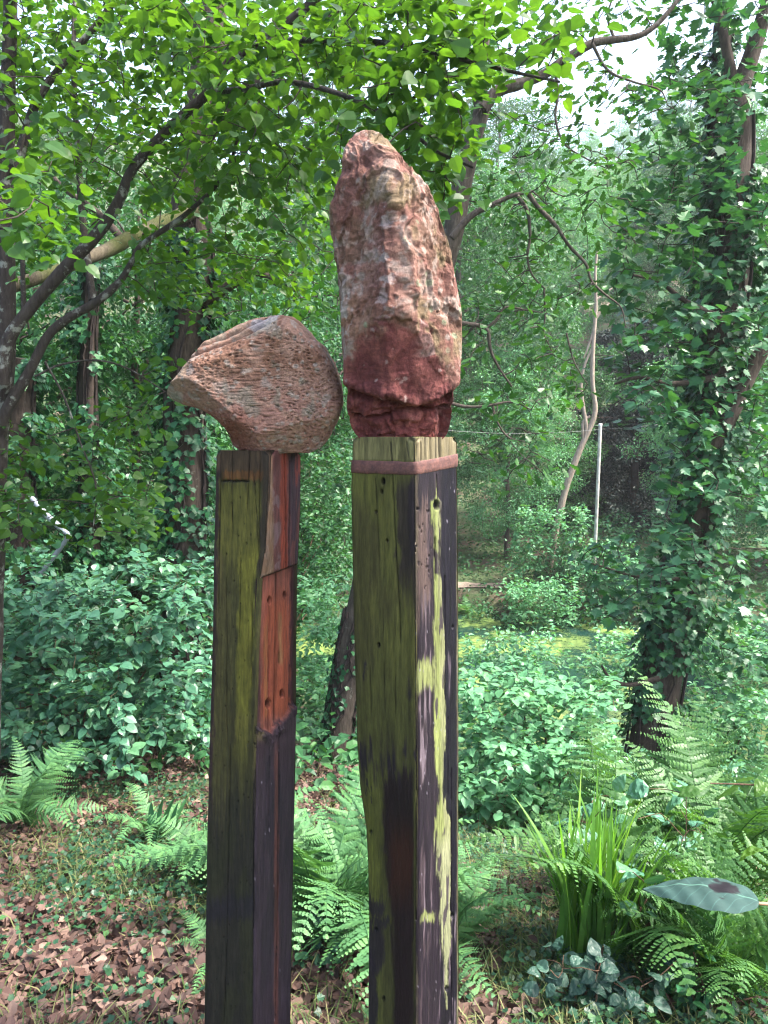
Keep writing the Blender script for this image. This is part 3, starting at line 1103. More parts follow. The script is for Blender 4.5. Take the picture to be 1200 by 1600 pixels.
        c = mixc(c, (150, 145, 160), k * .8)
    c = wood_tone(c) * (0.55 + 0.75 * g[:, None])
    return c, np.clip(ro, .3, .95), ins + (g - .5) * .0025


LP_D = dict(dF=1.70, dL=1.78, dR=1.83)
lp = thing('timber_post', 'shorter square timber post with a notch of raw orange wood and bolt holes', 'post', (-.3, 1.8, H(-.3, 1.8)), 'upright timber posts')
mbx, colx = post_mesh(edges_left, 704, H(-.3, 1.75) - .15, LP_D['dF'], LP_D['dL'], LP_D['dR'], (90, 66), 720, paint_left)
mbx.build('timber', WOOD_MAT, lp, smooth=True, col=colx)


# ------------------------------------------------------------------ the two stones
def stone(outline, dc, hd, nlev, nang, expo, shape, label, planes):
    """stacked cross-sections: outline rows (py, xl, xr); hd half depth; shape() gives inset and colour"""
    o = np.array(outline, float)
    t = np.linspace(0, 1, nlev)
    t = 0.5 - 0.5 * np.cos(np.pi * t) * (0.35 + 0.65 * 1) if False else t
    y = o[0, 0] + (o[-1, 0] - o[0, 0]) * t
    # denser at both ends
    y = np.unique(np.concatenate([y, np.linspace(o[0, 0], o[0, 0] + 14, 16), np.linspace(o[-1, 0] - 10, o[-1, 0], 12)]))
    sm = lambda a: np.interp(y, o[:, 0], a)
    xl, xr = sm(o[:, 1]), sm(o[:, 2])
    ker = np.ones(5) / 5
    for _ in range(2):
        xl[2:-2] = np.convolve(xl, ker, 'valid')
        xr[2:-2] = np.convolve(xr, ker, 'valid')
    dcv = pl(y, *dc) if not np.isscalar(dc) else np.full(len(y), dc)
    hdv = pl(y, *hd) if not np.isscalar(hd) else np.full(len(y), hd)
    a = np.linspace(0, 2 * math.pi, nang, endpoint=False)
    ca, sa = np.cos(a), np.sin(a)
    ex = np.sign(ca) * np.abs(ca) ** (2 / expo)
    ez = np.sign(sa) * np.abs(sa) ** (2 / expo)
    Lp, Rp = Pv(xl, y, dcv - .42 * hdv), Pv(xr, y, dcv - .42 * hdv)
    ctr, hx = (Lp + Rp) / 2, (Rp - Lp) / 2
    ctr[:, 1] += .42 * hdv
    taper = np.minimum(1, np.linalg.norm(hx, axis=1) / .06)
    hdv = hdv * taper ** .7
    V = ctr[:, None, :] + ex[None, :, None] * hx[:, None, :]
    V[..., 1] += ez[None, :] * hdv[:, None] * -1
    c0 = P(o[:, 1:].mean(), (o[0, 0] + o[-1, 0]) / 2, dcv.mean())
    V = facets(V.reshape(-1, 3), c0, planes).reshape(V.shape)
    n = nang
    m = len(y)
    X = (xl + xr)[:, None] / 2 + ex[None] * ((xr - xl) / 2)[:, None]
    Yp = np.repeat(y[:, None], n, 1)
    front = np.repeat(ez[None], m, 0)
    du = np.roll(V, -1, 1) - np.roll(V, 1, 1)
    dv = np.gradient(V, axis=0)
    nor = nrm(np.cross(dv, du))
    s = np.sign((nor * (V - ctr[:, None, :])).sum(-1).mean())
    nor = nor * s
    q = V.reshape(-1, 3)
    disp, col = shape(q, X.ravel(), Yp.ravel(), front.ravel())
    V = (q + nor.reshape(-1, 3) * disp[:, None])
    mb = MB()
    i = np.arange(m - 1)[:, None] * n
    j = np.arange(n)[None]
    jn = (j + 1) % n
    mb.add(V, np.stack([i + j, i + jn, i + n + jn, i + n + j], -1).reshape(-1, 4))
    top = V[:n].mean(0)
    bot = V[-n:].mean(0)
    mb.v.append(np.array([top, bot]))
    k = np.arange(n)
    mb.f.append(np.concatenate([np.stack([np.full(n, mb.n), (k + 1) % n, k], -1), np.stack([np.full(n, mb.n + 1), (m - 1) * n + k, (m - 1) * n + (k + 1) % n], -1)]))
    mb.t.append(np.full(2 * n, .5))
    mb.n += 2
    col = np.vstack([col, col[:1], col[-1:]])
    o = mb.build('balanced_stone', STONE_MAT, None, smooth=True, col=col)
    return tag(o, label, 'stone', 'stones set on the posts')


def shape_tall(q, x, y, fr):
    w3 = q * np.array([1, 1, 1])
    warp = np.stack([fbm(w3 * 9, 3, k + 60) - .5 for k in range(3)], -1)
    p = w3 + warp * .06
    lowd, _, lv = worley(p * np.array([9, 9, 6]), 3)
    big = fbm(p * 7, 4, 31) - .5
    strata = ridge((p + warp * .05) * np.array([27, 27, 3.6]), 4, 33)       # upright veins
    fine = fbm(w3 * 70, 4, 35) - .5
    d1, d2, cv = worley(p * np.array([16, 16, 9]), 37)
    facet = (cv - .5)
    sm = sstep(505, 540, y) * sstep(612, 590, y)                      # smooth lower face
    rough = 1 - .75 * sm
    d = big * .012 + facet * .012 * rough + facet * .004 * (1 - rough) + (strata - .6) * .024 * rough + fine * .008 * (1 - .5 * sm) + (ridge(p * np.array([60, 60, 30]), 3, 39) - .6) * .007 * rough
    # long ridge down the middle, hollow under the head, shelf at the break
    xr_ = pl(y, (200, 588), (260, 606), (330, 622), (420, 632), (500, 620))
    d = d + .016 * np.exp(-((x - xr_) / 26) ** 2) * sstep(200, 240, y) * sstep(520, 470, y) * (fr > 0)
    d = d - .007 * np.exp(-((y - 258 + (x - 570) * .12) / 9) ** 2) * sstep(612, 590, x) * (fr > 0)
    d = d + .006 * np.exp(-((y - 235) / 18) ** 2) * sstep(612, 590, x) * (fr > 0)
    nx = (fbm(np.stack([x * .05, y * .01, x * 0], -1), 4, 91) - .5) * 22
    # slab edge across the middle
    ys1 = 505 + nx + np.where(x > 640, (x - 640) * .25 - 30, 0)
    d = d + .007 * sstep(40, 0, ys1 - y) * sstep(1.5, -1.5, y - ys1) * sstep(575, 600, x) * sstep(660, 640, x)
    # undercut break and the layers below it
    yc = pl(x, (530, 600), (560, 612), (590, 622), (620, 626), (650, 634), (680, 624), (705, 610), (725, 604)) + nx * .5
    below = sstep(-2, 4, y - yc)
    lip = .35 + 1.1 * fbm(np.stack([x * .045, y * .02, x * 0], -1), 3, 93)
    d = d - (.030 - .018 * sstep(6, 26, y - yc)) * .8 * below * lip + .006 * np.exp(-((y - yc + 8) / 8) ** 2)
    d = d - .012 * np.exp(-((y - yc - 6) / 5.0) ** 2)
    yc2 = pl(x, (540, 652), (580, 655), (620, 647), (650, 640), (680, 640), (710, 634)) + nx * .6
    d = d - .022 * np.exp(-((y - yc2) / 3.0) ** 2) - .008 * sstep(-2, 3, y - yc2)
    d = d + .02 * below * (ridge(p * np.array([20, 20, 45]), 3, 51) - .55)
    d = d * (.12 + .88 * sstep(0, .6, np.abs(fr)) * np.clip((y - 190) / 60, .35, 1))
    n = len(x)
    c = np.tile(lin((130, 92, 82)), (n, 1))
    b = fbm(w3 * 22, 4, 71)
    v = fbm(w3 * 48, 4, 72)
    yl = pl(x, (530, 575), (552, 560), (566, 520), (600, 512), (650, 506), (672, 520), (690, 585), (715, 625))
    up = 1 - sstep(-12, 12, y - yl + nx * 1.5 + (v - .5) * 60)
    c = mixc(c, (146, 110, 98), sstep(.5, .64, b) * up)
    c = mixc(c, (120, 92, 76), sstep(.52, .66, fbm(w3 * 13, 3, 73)) * up * .8)
    c = mixc(c, (128, 116, 86), sstep(.54, .66, fbm(w3 * np.array([16, 16, 9]), 4, 74)) * up * .7)
    c = mixc(c, (142, 110, 88), sstep(600, 560, x + nx) * sstep(440, 480, y) * sstep(540, 515, y) * .8)
    # pale mineral veins and lichen
    vein = sstep(.70, .80, ridge((p + warp * .1) * np.array([26, 26, 7]), 4, 75))
    c = mixc(c, (190, 174, 164), vein * up * .55 * sstep(.46, .6, b))
    c = mixc(c, (168, 150, 140), sstep(.66, .74, v) * up * .6)
    cx = pl(y, (320, 612), (400, 614), (460, 612), (505, 612))
    c = mixc(c, (204, 192, 190), sstep(14, 5, np.abs(x - cx + (v - .5) * 60)) * sstep(300, 340, y) * sstep(508, 495, y) * sstep(.53, .60, v) * (fr > 0) * .7)
    c = mixc(c, (190, 180, 170), sstep(9, 3, np.abs(x - 539 + (b - .5) * 18)) * sstep(430, 470, y) * sstep(575, 540, y) * sstep(.40, .5, v))
    sx, _, sv = worley(w3 * 42, 79)
    c = mixc(c, (172, 160, 152), sstep(.40, .22, sx + (v - .5) * .7) * (sv > .84) * up * .7)
    c = mixc(c, (136, 146, 120), sstep(.36, .24, sx + (v - .5) * .2) * (sv < .10) * up * .8)
    c = mixc(c, (110, 72, 62), sstep(.40, .30, b) * .5)
    # deep red lower face
    low = 1 - up
    c = mixc(c, (124, 72, 68), low)
    c = mixc(c, (150, 90, 84), low * sstep(.52, .64, b) * .7)
    c = mixc(c, (104, 54, 56), low * sstep(.5, .38, b) * .7)
    c = mixc(c, (196, 176, 170), low * sstep(.70, .76, v) * .6)
    c = mixc(c, (188, 160, 152), low * sstep(.74, .8, ridge(p * np.array([22, 22, 26]), 3, 81)) * sstep(640, 680, x) * .7)
    c = mixc(c, (112, 56, 54), below * .8)
    c = mixc(c, (150, 92, 84), below * sstep(.52, .62, v) * .6)
    return d, np.concatenate([stone_tone(c), np.full((n, 1), .85)], 1)


tall_outline = [(196, 571, 580), (199, 562, 588), (203, 553, 596), (212, 543, 606), (225, 538, 617), (245, 536, 633), (270, 530, 654), (300, 521, 675), (320, 514, 685), (340, 513, 692), (365, 517, 702),
                (390, 523, 709), (430, 528, 715), (470, 531, 723), (500, 532, 725), (540, 533, 725), (580, 535, 722), (603, 537, 719), (614, 540, 714), (640, 540, 710), (656, 542, 709), (668, 546, 706),
                (679, 552, 703), (688, 560, 698), (692, 570, 690)]
stone(tall_outline, 1.70, [(196, .09), (300, .105), (420, .115), (600, .115), (692, .085)], 330, 340, 2.35, shape_tall,
      'tall pointed red stone standing on the banded post',
      [((-.50, -.86, .10), .088), ((.62, -.78, .10), .090), ((-.15, -.85, .50), .160), ((.45, -.75, .48), .150), ((-.35, -.88, -.32), .128), ((.30, -.92, -.25), .118), ((0, -.90, .44), .168), ((-.1, -1, 0), .099)])


def shape_bird(q, x, y, fr):
    warp = np.stack([fbm(q * 9, 3, k + 160) - .5 for k in range(3)], -1)
    p = q + warp * .03
    big = fbm(q * 7, 4, 131) - .5
    fine = fbm(q * 60, 4, 135) - .5
    # front face pecked in slanting rows
    r = q[:, 2] + (fbm(q * np.array([16, 16, 16]), 3, 133) - .5) * .012 + (q[:, 0] * .10)
    rows = ridge(np.stack([q[:, 0] * 60, q[:, 1] * 30, r * 150], -1), 3, 139) - .6
    pk, _, pv = worley(np.stack([q[:, 0] * 120 + warp[:, 0] * 8, q[:, 1] * 80, r * 165 + warp[:, 1] * 6], -1), 137)
    yt = pl(x, (255, 600), (300, 560), (330, 545), (375, 528), (400, 512), (430, 500), (470, 515), (500, 545), (535, 600))   # upper edge of the pecked face
    face = sstep(-2, 10, y - yt) * sstep(-.2, .2, fr) * sstep(270, 320, x)
    d = big * .018 + fine * .006 + face * (-.0045 * sstep(.52, .10, pk) * (.3 + pv) + .0015 * rows)
    # bedding planes along the brow
    yy = y - pl(x, (255, 605), (300, 556), (330, 545), (375, 527), (420, 505), (520, 520))
    for off, dep in ((0, .016), (-13, .014)):
        d = d - dep * np.exp(-((yy - off) / 3.0) ** 2) * sstep(430, 400, x) * (fr > -.3)
    d = d - .012 * np.exp(-((yy + 4) / 7) ** 2) * np.exp(-((x - 302) / 5) ** 2)
    d = d - .012 * sstep(655, 690, y) * sstep(430, 360, x)
    d = d * (.35 + .65 * sstep(0, .5, np.abs(fr)))
    n = len(x)
    b = fbm(q * 24, 4, 171)
    v = fbm(q * 55, 4, 172)
    c = np.tile(lin((154, 122, 106)), (n, 1))
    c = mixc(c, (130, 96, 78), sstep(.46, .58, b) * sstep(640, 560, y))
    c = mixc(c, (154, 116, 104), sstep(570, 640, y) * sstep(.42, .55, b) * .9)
    c = mixc(c, (112, 72, 60), face * sstep(.45, .12, pk) * (.2 + .4 * pv))
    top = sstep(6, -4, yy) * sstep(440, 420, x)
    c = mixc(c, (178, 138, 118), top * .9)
    c = mixc(c, (204, 172, 150), top * sstep(.5, .6, b) * .8)
    c = mixc(c, (172, 146, 122), sstep(310, 285, x + (b - .5) * 50) * sstep(630, 600, y) * .7)
    c = mixc(c, (146, 146, 134), sstep(300, 275, x) * sstep(.54, .64, v) * .7)
    c = mixc(c, (178, 170, 172), sstep(1.2, .7, ((x - 412 + (b - .5) * 30) / 26) ** 2 + ((y - 506 - (400 - x) * .25 + (b - .5) * 20) / 10) ** 2))
    # lichen spots
    sx, _, sv = worley(q * 30, 179)
    c = mixc(c, (186, 168, 158), sstep(.40, .26, sx + (v - .5) * .8) * (sv > .78) * .7)
    sx2, _, sv2 = worley(q * 75, 180)
    c = mixc(c, (196, 180, 168), sstep(.42, .22, sx2 + (v - .5) * .5) * (sv2 > .60) * .85)
    c = mixc(c, (186, 160, 148), sstep(1.2, .6, ((x - 353 + (v - .5) * 14) / 14) ** 2 + ((y - 606 + (v - .5) * 10) / 9) ** 2))
    c = mixc(c, (120, 118, 104), sstep(9, 3, np.abs(x - 437 + (b - .5) * 24)) * sstep(540, 580, y) * sstep(.5, .58, v) * .6)
    c = mixc(c, (128, 128, 116), sstep(.60, .68, fbm(q * np.array([20, 20, 12]), 4, 181)) * .6)
    c = mixc(c, (126, 72, 58), sstep(420, 370, x) * sstep(630, 660, y) * .7)
    return d, np.concatenate([stone_tone(c), np.full((n, 1), .85)], 1)


bird_outline = [(492, 418, 442), (495, 402, 454), (500, 385, 464), (508, 366, 474), (520, 342, 484), (532, 316, 494), (540, 304, 504), (552, 297, 511), (566, 290, 518), (580, 281, 523), (592, 267, 527),
                (605, 258, 531), (616, 254, 534), (624, 258, 534), (632, 280, 534), (640, 312, 531), (648, 328, 529), (658, 339, 525), (670, 347, 519), (682, 352, 513), (692, 355, 508), (700, 360, 500), (707, 370, 486)]
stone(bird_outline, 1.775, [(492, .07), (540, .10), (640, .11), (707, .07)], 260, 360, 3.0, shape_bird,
      'squat pecked red stone with a beak like point on the shorter post',
      [((.06, -1, .02), .086), ((-.45, -.86, .22), .165), ((-.30, -.62, .72), .125), ((.55, -.80, .10), .150), ((-.45, -.7, -.55), .130), ((.2, -.75, -.62), .135)])


# ------------------------------------------------------------------ trees
def px_path(pts, d, n=None, rad=None):
    """pts: (px, py[, d]) -> smooth 3-D line"""
    a = np.array([P(p[0], p[1], p[2] if len(p) > 2 else d) for p in pts])
    n = n or max(8, len(pts) * 5)
    s = spline(a, n)
    return s, np.linspace(rad[0], rad[1], n)


def box_targets(boxes):
    out = []
    for x0, y0, x1, y1, d0, d1, n in boxes:
        out.append(Pv(rng.uniform(x0, x1, n), rng.uniform(y0, y1, n), rng.uniform(d0, d1, n)))
    return np.concatenate(out)


def hero_tree(name, label, cat, base, trunk, limbs, bark, seg=12, lump=.12, limb_name='limb'):
    root = thing(name, label, cat, base)
    mb = MB()
    tube(mb, trunk[0], trunk[1], seg, lump=lump)
    mb.build('trunk', bark, root, smooth=True)
    for p, r in limbs:
        mb = MB()
        tube(mb, p, r, 8, lump=lump)
        mb.build(limb_name, bark, root, smooth=True)
    return root


# --- lichened multi-stem tree on the left whose boughs hang over the posts
D1 = 3.7
t_main = px_path([(-18, 1180, 4.0), (-14, 1000, 3.9), (-8, 800), (-2, 660), (8, 560), (10, 420), (9, 300), (12, 150), (16, 0), (10, -200)], D1, 60, (.062, .026))
limbA = px_path([(2, 600), (10, 540), (37, 495), (87, 435), (125, 395), (160, 355), (187, 312), (210, 260), (275, 190), (325, 145), (360, 95), (410, 65), (480, 10), (560, -60)], D1 - .1, 70, (.034, .016))
limbB = px_path([(-2, 670), (15, 632), (45, 582), (75, 525), (107, 497), (150, 472), (187, 440), (207, 407), (222, 382), (290, 335), (350, 275), (372, 215)], D1 - .05, 60, (.030, .007))
limbC = px_path([(37, 495), (36, 440), (33, 380), (20, 300), (40, 200)], D1 - .1, 24, (.014, .006))
limbD = px_path([(145, 470, 3.7), (130, 350, 3.9), (122, 240, 4.0), (115, 100, 4.1), (118, -40, 4.2)], 4, 30, (.020, .010))
limbE = px_path([(8, 330), (40, 210), (62, 150), (105, 92), (162, 25), (210, -50)], D1 + .3, 30, (.026, .014))
limbF = px_path([(325, 145, 3.6), (385, 138, 3.3), (450, 128, 3.0), (540, 150, 2.8), (620, 190, 2.7), (680, 235, 2.65), (740, 262, 2.6)], 3, 30, (.013, .004))
limbG = px_path([(410, 65, 3.6), (520, 62, 3.2), (620, 70, 2.9), (720, 92, 2.7), (800, 112, 2.6), (875, 128, 2.55)], 3, 30, (.014, .004))
limbH = px_path([(55, 588), (95, 570), (150, 563), (200, 576), (258, 612)], D1 - .1, 20, (.006, .003))
limbI = px_path([(70, 565), (100, 620), (125, 690), (150, 760), (145, 830)], D1 - .2, 20, (.006, .003))
root = hero_tree('leaning_tree', 'lichen spotted tree with boughs reaching over both posts from the frame edge', 'tree', (t_main[0][0][0], t_main[0][0][1], t_main[0][0][2]), t_main,
                 [limbA, limbB, limbC, limbD, limbE, limbF, limbG, limbH, limbI], BARK['lichen'], 12, .16)
sk = [t_main, limbA, limbB, limbC, limbD, limbE, limbF, limbG, limbH, limbI]
tg = box_targets([
    (-60, -60, 330, 130, 3.2, 4.6, 95), (200, -80, 560, 120, 2.9, 4.4, 110), (0, 120, 420, 300, 3.2, 4.8, 85), (220, 180, 520, 420, 3.4, 4.8, 85),
    (330, 60, 560, 300, 2.8, 4.0, 80), (520, -60, 760, 130, 2.5, 3.6, 75), (560, 90, 740, 330, 2.4, 3.0, 62), (700, 20, 880, 110, 2.45, 2.9, 18),
    (-40, 260, 90, 370, 1.9, 2.6, 10), (-50, 330, 120, 440, 3.9, 4.8, 12), (230, 380, 480, 480, 3.6, 4.8, 30),
    (-40, 660, 260, 850, 3.2, 4.2, 55), (130, 560, 250, 680, 3.3, 4.0, 6)])
tw = grow(sk, tg, .0022, .008, .10, .02, .10)
mb = MB()
for p, r in tw:
    tube(mb, p, r, 4, cap=False)
mb.second(BARK['twig'])
leaf_sprays(mb, tw, (.030, .058), T_HEART, .042, .10, tiltn=.45, droop=.25, jit=.06, fill=5)
mb.build('crown', LEAF['lime'], root)

# --- dark upright trunk behind it with a mossy bough
D3 = 6.3
b3 = P(272, 1190, D3)
t3 = px_path([(268, 1215), (280, 1050), (288, 900), (292, 760), (286, 640), (298, 500), (304, 420), (296, 330), (308, 230), (322, 120), (330, -30), (335, -300)], D3, 70, (.185, .12))
l3a = px_path([(304, 330, 6.2), (255, 348, 5.9), (205, 372, 5.6), (165, 392, 5.4), (125, 407, 5.2), (85, 425, 5.0), (20, 447, 4.8), (-60, 470, 4.6)], 5, 40, (.062, .034))
l3b = px_path([(300, 480, 6.3), (345, 455, 6.1), (400, 425, 6.0), (440, 445, 5.9), (462, 435, 5.8)], 6, 24, (.05, .02))
l3c = px_path([(310, 220, 6.3), (380, 150, 6.2), (455, 75, 6.1), (520, 20, 6.0), (600, -60, 6)], 6, 30, (.07, .03))
l3d = px_path([(190, 372, 5.6), (150, 330, 5.7), (95, 290, 5.8), (60, 240, 5.9)], 5, 20, (.03, .012))
root = hero_tree('dark_trunk_tree', 'dark trunked tree behind the small bird shaped stone', 'tree', b3, t3, [], BARK['dark'], 16, .22)
mb = MB(); tube(mb, *l3a, 12, lump=.25); mb.build('mossy_limb', BARK['moss'], root, smooth=True)
for l in (l3b, l3c, l3d):
    mb = MB(); tube(mb, *l, 9, lump=.2); mb.build('limb', BARK['brown'], root, smooth=True)
tg = box_targets([(0, -150, 620, 200, 5.2, 8.5, 130), (230, 180, 560, 480, 5.4, 8.0, 100), (330, 380, 540, 520, 5.6, 7.0, 36), (-80, 100, 200, 420, 5.5, 8, 70)])
tw = grow([t3, l3a, l3b, l3c, l3d], tg, .004, .011, .14, .06, .2)
mb = MB()
for p, r in tw:
    tube(mb, p, r, 4, cap=False)
mb.second(BARK['twig'])
leaf_sprays(mb, tw, (.06, .10), T_MID, .035, .2, tiltn=.5, droop=.25, jit=.09, fill=2)
mb.build('crown', LEAF['oak'], root)

# --- oak leaning behind the tall stone
D2 = 6.0
b2 = P(512, 1245, D2)
t2 = px_path([(508, 1262), (520, 1190), (533, 1110), (548, 1020), (575, 880), (610, 720), (655, 540), (692, 420), (712, 345), (722, 290), (738, 222), (754, 168)], D2, 60, (.135, .058))
l2 = [px_path([(754, 170), (778, 142), (812, 131), (850, 116), (885, 92), (925, 68), (960, 62), (995, 57), (1022, 42), (1050, 12), (1080, -30)], D2 - .1, 44, (.048, .012)),
      px_path([(754, 172), (748, 120), (756, 60), (750, -20), (770, -150)], D2 + .1, 24, (.060, .025)),
      px_path([(706, 372), (735, 338), (765, 322), (800, 306), (832, 299)], D2 - .3, 22, (.030, .010)),
      px_path([(808, 306), (824, 330), (828, 370), (824, 402), (832, 430), (852, 452)], D2 - .35, 24, (.016, .005)),
      px_path([(826, 303), (842, 325), (868, 352), (890, 385), (915, 412), (925, 440), (948, 462), (970, 480), (978, 512)], D2 - .4, 36, (.018, .004)),
      px_path([(668, 500), (728, 506), (760, 514), (766, 545), (778, 572), (800, 604)], D2 - .5, 28, (.022, .006)),
      px_path([(760, 512), (775, 500), (790, 480), (820, 484), (855, 490)], D2 - .5, 22, (.012, .004)),
      px_path([(640, 610), (720, 634), (760, 634), (800, 628), (830, 640)], D2 - .6, 22, (.016, .004)),
      px_path([(770, 634), (775, 655), (793, 682), (820, 690)], D2 - .6, 16, (.009, .004)),
      px_path([(866, 108), (872, 145), (868, 185), (882, 225), (920, 250), (945, 262)], D2 - .1, 28, (.012, .004)),
      px_path([(850, 452), (852, 490), (850, 520), (862, 548)], D2 - .4, 16, (.008, .004)),
      px_path([(925, 68), (950, 110), (990, 128), (1030, 140), (1042, 160)], D2 - .2, 22, (.012, .004)),
      px_path([(885, 520), (895, 560), (908, 585), (918, 600)], D2 - .4, 14, (.007, .003)),
      px_path([(960, 62), (950, 20), (975, -40)], D2, 12, (.012, .004))]
root = hero_tree('leaning_oak', 'oak with a bare grey trunk rising behind the tall stone and crooked drooping branches', 'tree', b2, t2, l2, BARK['oak'], 16, .16)
tg = box_targets([(725, 170, 900, 330, 5.4, 6.4, 50), (740, 300, 960, 480, 5.4, 6.2, 60), (730, 470, 900, 640, 5.2, 6.4, 46), (725, 620, 880, 760, 5.2, 6.0, 30),
                  (860, 90, 1060, 260, 5.6, 6.3, 36), (780, -60, 1060, 60, 5.6, 6.6, 40), (690, -60, 860, 120, 5.6, 6.8, 34), (920, 240, 1000, 420, 5.3, 6.0, 14), (640, 0, 760, 250, 6, 7, 26)])
tw = grow([t2] + l2, tg, .0035, .012, .20, .0, .10)
mb = MB()
for p, r in tw:
    tube(mb, p, r, 4, cap=False)
mb.second(BARK['twig'])
leaf_sprays(mb, tw, (.06, .10), T_OAK, .024, .40, tiltn=.55, droop=.3, jit=.07, fill=2)
mb.build('crown', LEAF['oak'], root)

# --- ivy-clad tree on the right
D4 = 7.0
b4 = P(1000, 1290, D4)
t4 = px_path([(996, 1320), (1003, 1230), (1022, 1130), (1042, 1010), (1060, 910), (1085, 800), (1103, 690), (1122, 590), (1136, 490), (1146, 400), (1143, 320), (1152, 240), (1152, 140)], D4, 70, (.23, .11))
l4 = [px_path([(1110, 700), (1140, 650), (1160, 605), (1190, 550), (1230, 490), (1290, 420)], D4 - .2, 24, (.09, .06)),
      px_path([(1150, 150), (1136, 80), (1122, 20), (1100, -60)], D4, 16, (.05, .03)),
      px_path([(1152, 150), (1168, 105), (1186, 50), (1204, -10), (1220, -100)], D4, 16, (.09, .05)),
      px_path([(1085, 800, 7.2), (1092, 640, 7.5), (1088, 520, 7.6), (1106, 400, 7.7), (1118, 260, 7.7), (1128, 100, 7.7), (1135, -60, 7.8)], 7.6, 40, (.10, .07)),
      px_path([(1060, 905), (1010, 902), (975, 896), (940, 885), (900, 875)], D4 - .5, 20, (.022, .006)),
      px_path([(1030, 1060), (985, 1070), (955, 1062), (940, 1040)], D4 - .3, 16, (.03, .01)),
      px_path([(1130, 500), (1070, 470), (1030, 440), (990, 430)], D4 - .3, 16, (.03, .01)),
      px_path([(1120, 590), (1050, 600), (1000, 590), (960, 600)], D4 - .4, 16, (.03, .01))]
root = hero_tree('forked_tree', 'tall forked tree wrapped in ivy beside the pond', 'tree', b4, t4, l4, BARK['brown'], 16, .2)
tg = box_targets([(985, 120, 1230, 330, 6.0, 8.0, 75), (960, 300, 1230, 520, 5.9, 8.0, 95), (965, 480, 1230, 660, 5.8, 8.0, 95), (1035, 660, 1230, 860, 5.8, 7.8, 75), (930, 840, 1100, 960, 5.8, 6.8, 34),
                  (1040, -80, 1230, 140, 6.2, 8.0, 50), (1100, 880, 1240, 1080, 6.2, 7.6, 35)])
tw = grow([t4] + l4, tg, .004, .010, .14, .04, .2)
mb = MB()
for p, r in tw:
    tube(mb, p, r, 4, cap=False)
mb.second(BARK['twig'])
leaf_sprays(mb, tw, (.07, .12), T_MAPLE, .034, .2, tiltn=.40, droop=.3, jit=.06, fill=2)
mb.build('crown', LEAF['maple'], root)


def ivy_on(path, r_off, count, label, size=(.05, .085), lo=0.0, hi=1.0, depthy=.12, mat='ivy'):
    """ivy leaves hanging round a trunk, with a few woody stems"""
    p, r = path
    n = len(p)
    root = thing('climbing_ivy', label, 'ivy', p[int(lo * (n - 1))], 'ivy climbing the trunks')
    s = lo + (hi - lo) * rng.uniform(0, 1, count)
    # patchy cover
    a = rng.uniform(0, 2 * math.pi, count)
    keep = vn(np.stack([np.cos(a) * 1.2, np.sin(a) * 1.2, s * 14], -1), int(count) % 97) > .44 - .16 * sstep(.35, .15, s)
    s, a = s[keep], a[keep]
    f = s * (n - 1)
    c = np.stack([np.interp(f, np.arange(n), p[:, k]) for k in range(3)], -1)
    rad = np.interp(f, np.arange(n), np.broadcast_to(r, (n,)))
    out = np.stack([np.cos(a), np.sin(a), np.zeros(len(a))], -1)
    lay = r_off + depthy * rng.uniform(0, 1, len(a)) ** 2 * (0.4 + 1.2 * vn(np.stack([np.cos(a) * 2, np.sin(a) * 2, s * 22], -1), 5))
    pos = c + out * (rad + lay)[:, None]
    d = np.array([0, 0, -.7]) + out * .5 + rng.normal(0, .35, (len(a), 3))
    up = out + np.array([0, 0, .6]) + rng.normal(0, .3, (len(a), 3))
    mb = MB()
    leaves(mb, pos, d, up, rng.uniform(size[0], size[1], len(a)), T_MAPLE, np.clip(rng.normal(.42, .22, len(a)), 0, 1))
    mb.build('foliage', LEAF[mat], root)
    mb = MB()
    for k in range(9):
        f = np.linspace(lo, hi, 50) * (n - 1)
        c = np.stack([np.interp(f, np.arange(n), p[:, q]) for q in range(3)], -1)
        rad = np.interp(f, np.arange(n), np.broadcast_to(r, (n,)))
        a = rng.uniform(0, 6.28) + np.cumsum(rng.normal(0, .12, 50))
        tube(mb, c + np.stack([np.cos(a), np.sin(a), 0 * a], -1) * (rad * 1.05 + .01)[:, None], .012, 5)
    mb.build('stem', BARK['twig'], root)
    return root


ivy_on(t4, .02, 9500, 'thick ivy covering the forked trunk beside the pond', (.045, .08), 0.0, .97, .15)
ivy_on(l4[3], .02, 2600, 'ivy on the slimmer rear stem of the forked tree', (.05, .085), .05, .9, .2)
ivy_on(t3, .01, 4200, 'ivy climbing the dark trunk behind the small stone', (.045, .075), .05, .62, .14)
ivy_on(t2, .006, 700, 'ivy leaves on the foot of the leaning oak seen between the posts', (.035, .055), .06, .32, .05)


# --- ivy-clad slim stems further back on the left
def ivy_stem(px, pyb, pyt, d, r, label, n):
    pth = px_path([(px - 4, pyb), (px + 3, (pyb * 2 + pyt) / 3), (px - 2, (pyb + pyt * 2) / 3), (px + 6, pyt)], d, 30, (r, r * .6))
    g = thing('ivy_stump', label, 'tree', pth[0][0])
    mb = MB(); tube(mb, *pth, 10, lump=.2); mb.build('trunk', BARK['dark'], g, smooth=True)
    o = ivy_on(pth, .02, n, 'ivy bunched round ' + label.replace('slim', 'the slim').replace('broad', 'the broad'), (.05, .085), .02, 1.0, .25)
    return g


ivy_stem(138, 1010, 380, 8.4, .12, 'slim trunk standing left of the dark trunk', 4200)
ivy_stem(28, 1020, 560, 7.6, .20, 'broad trunk at the left frame edge above the shrub', 5200)


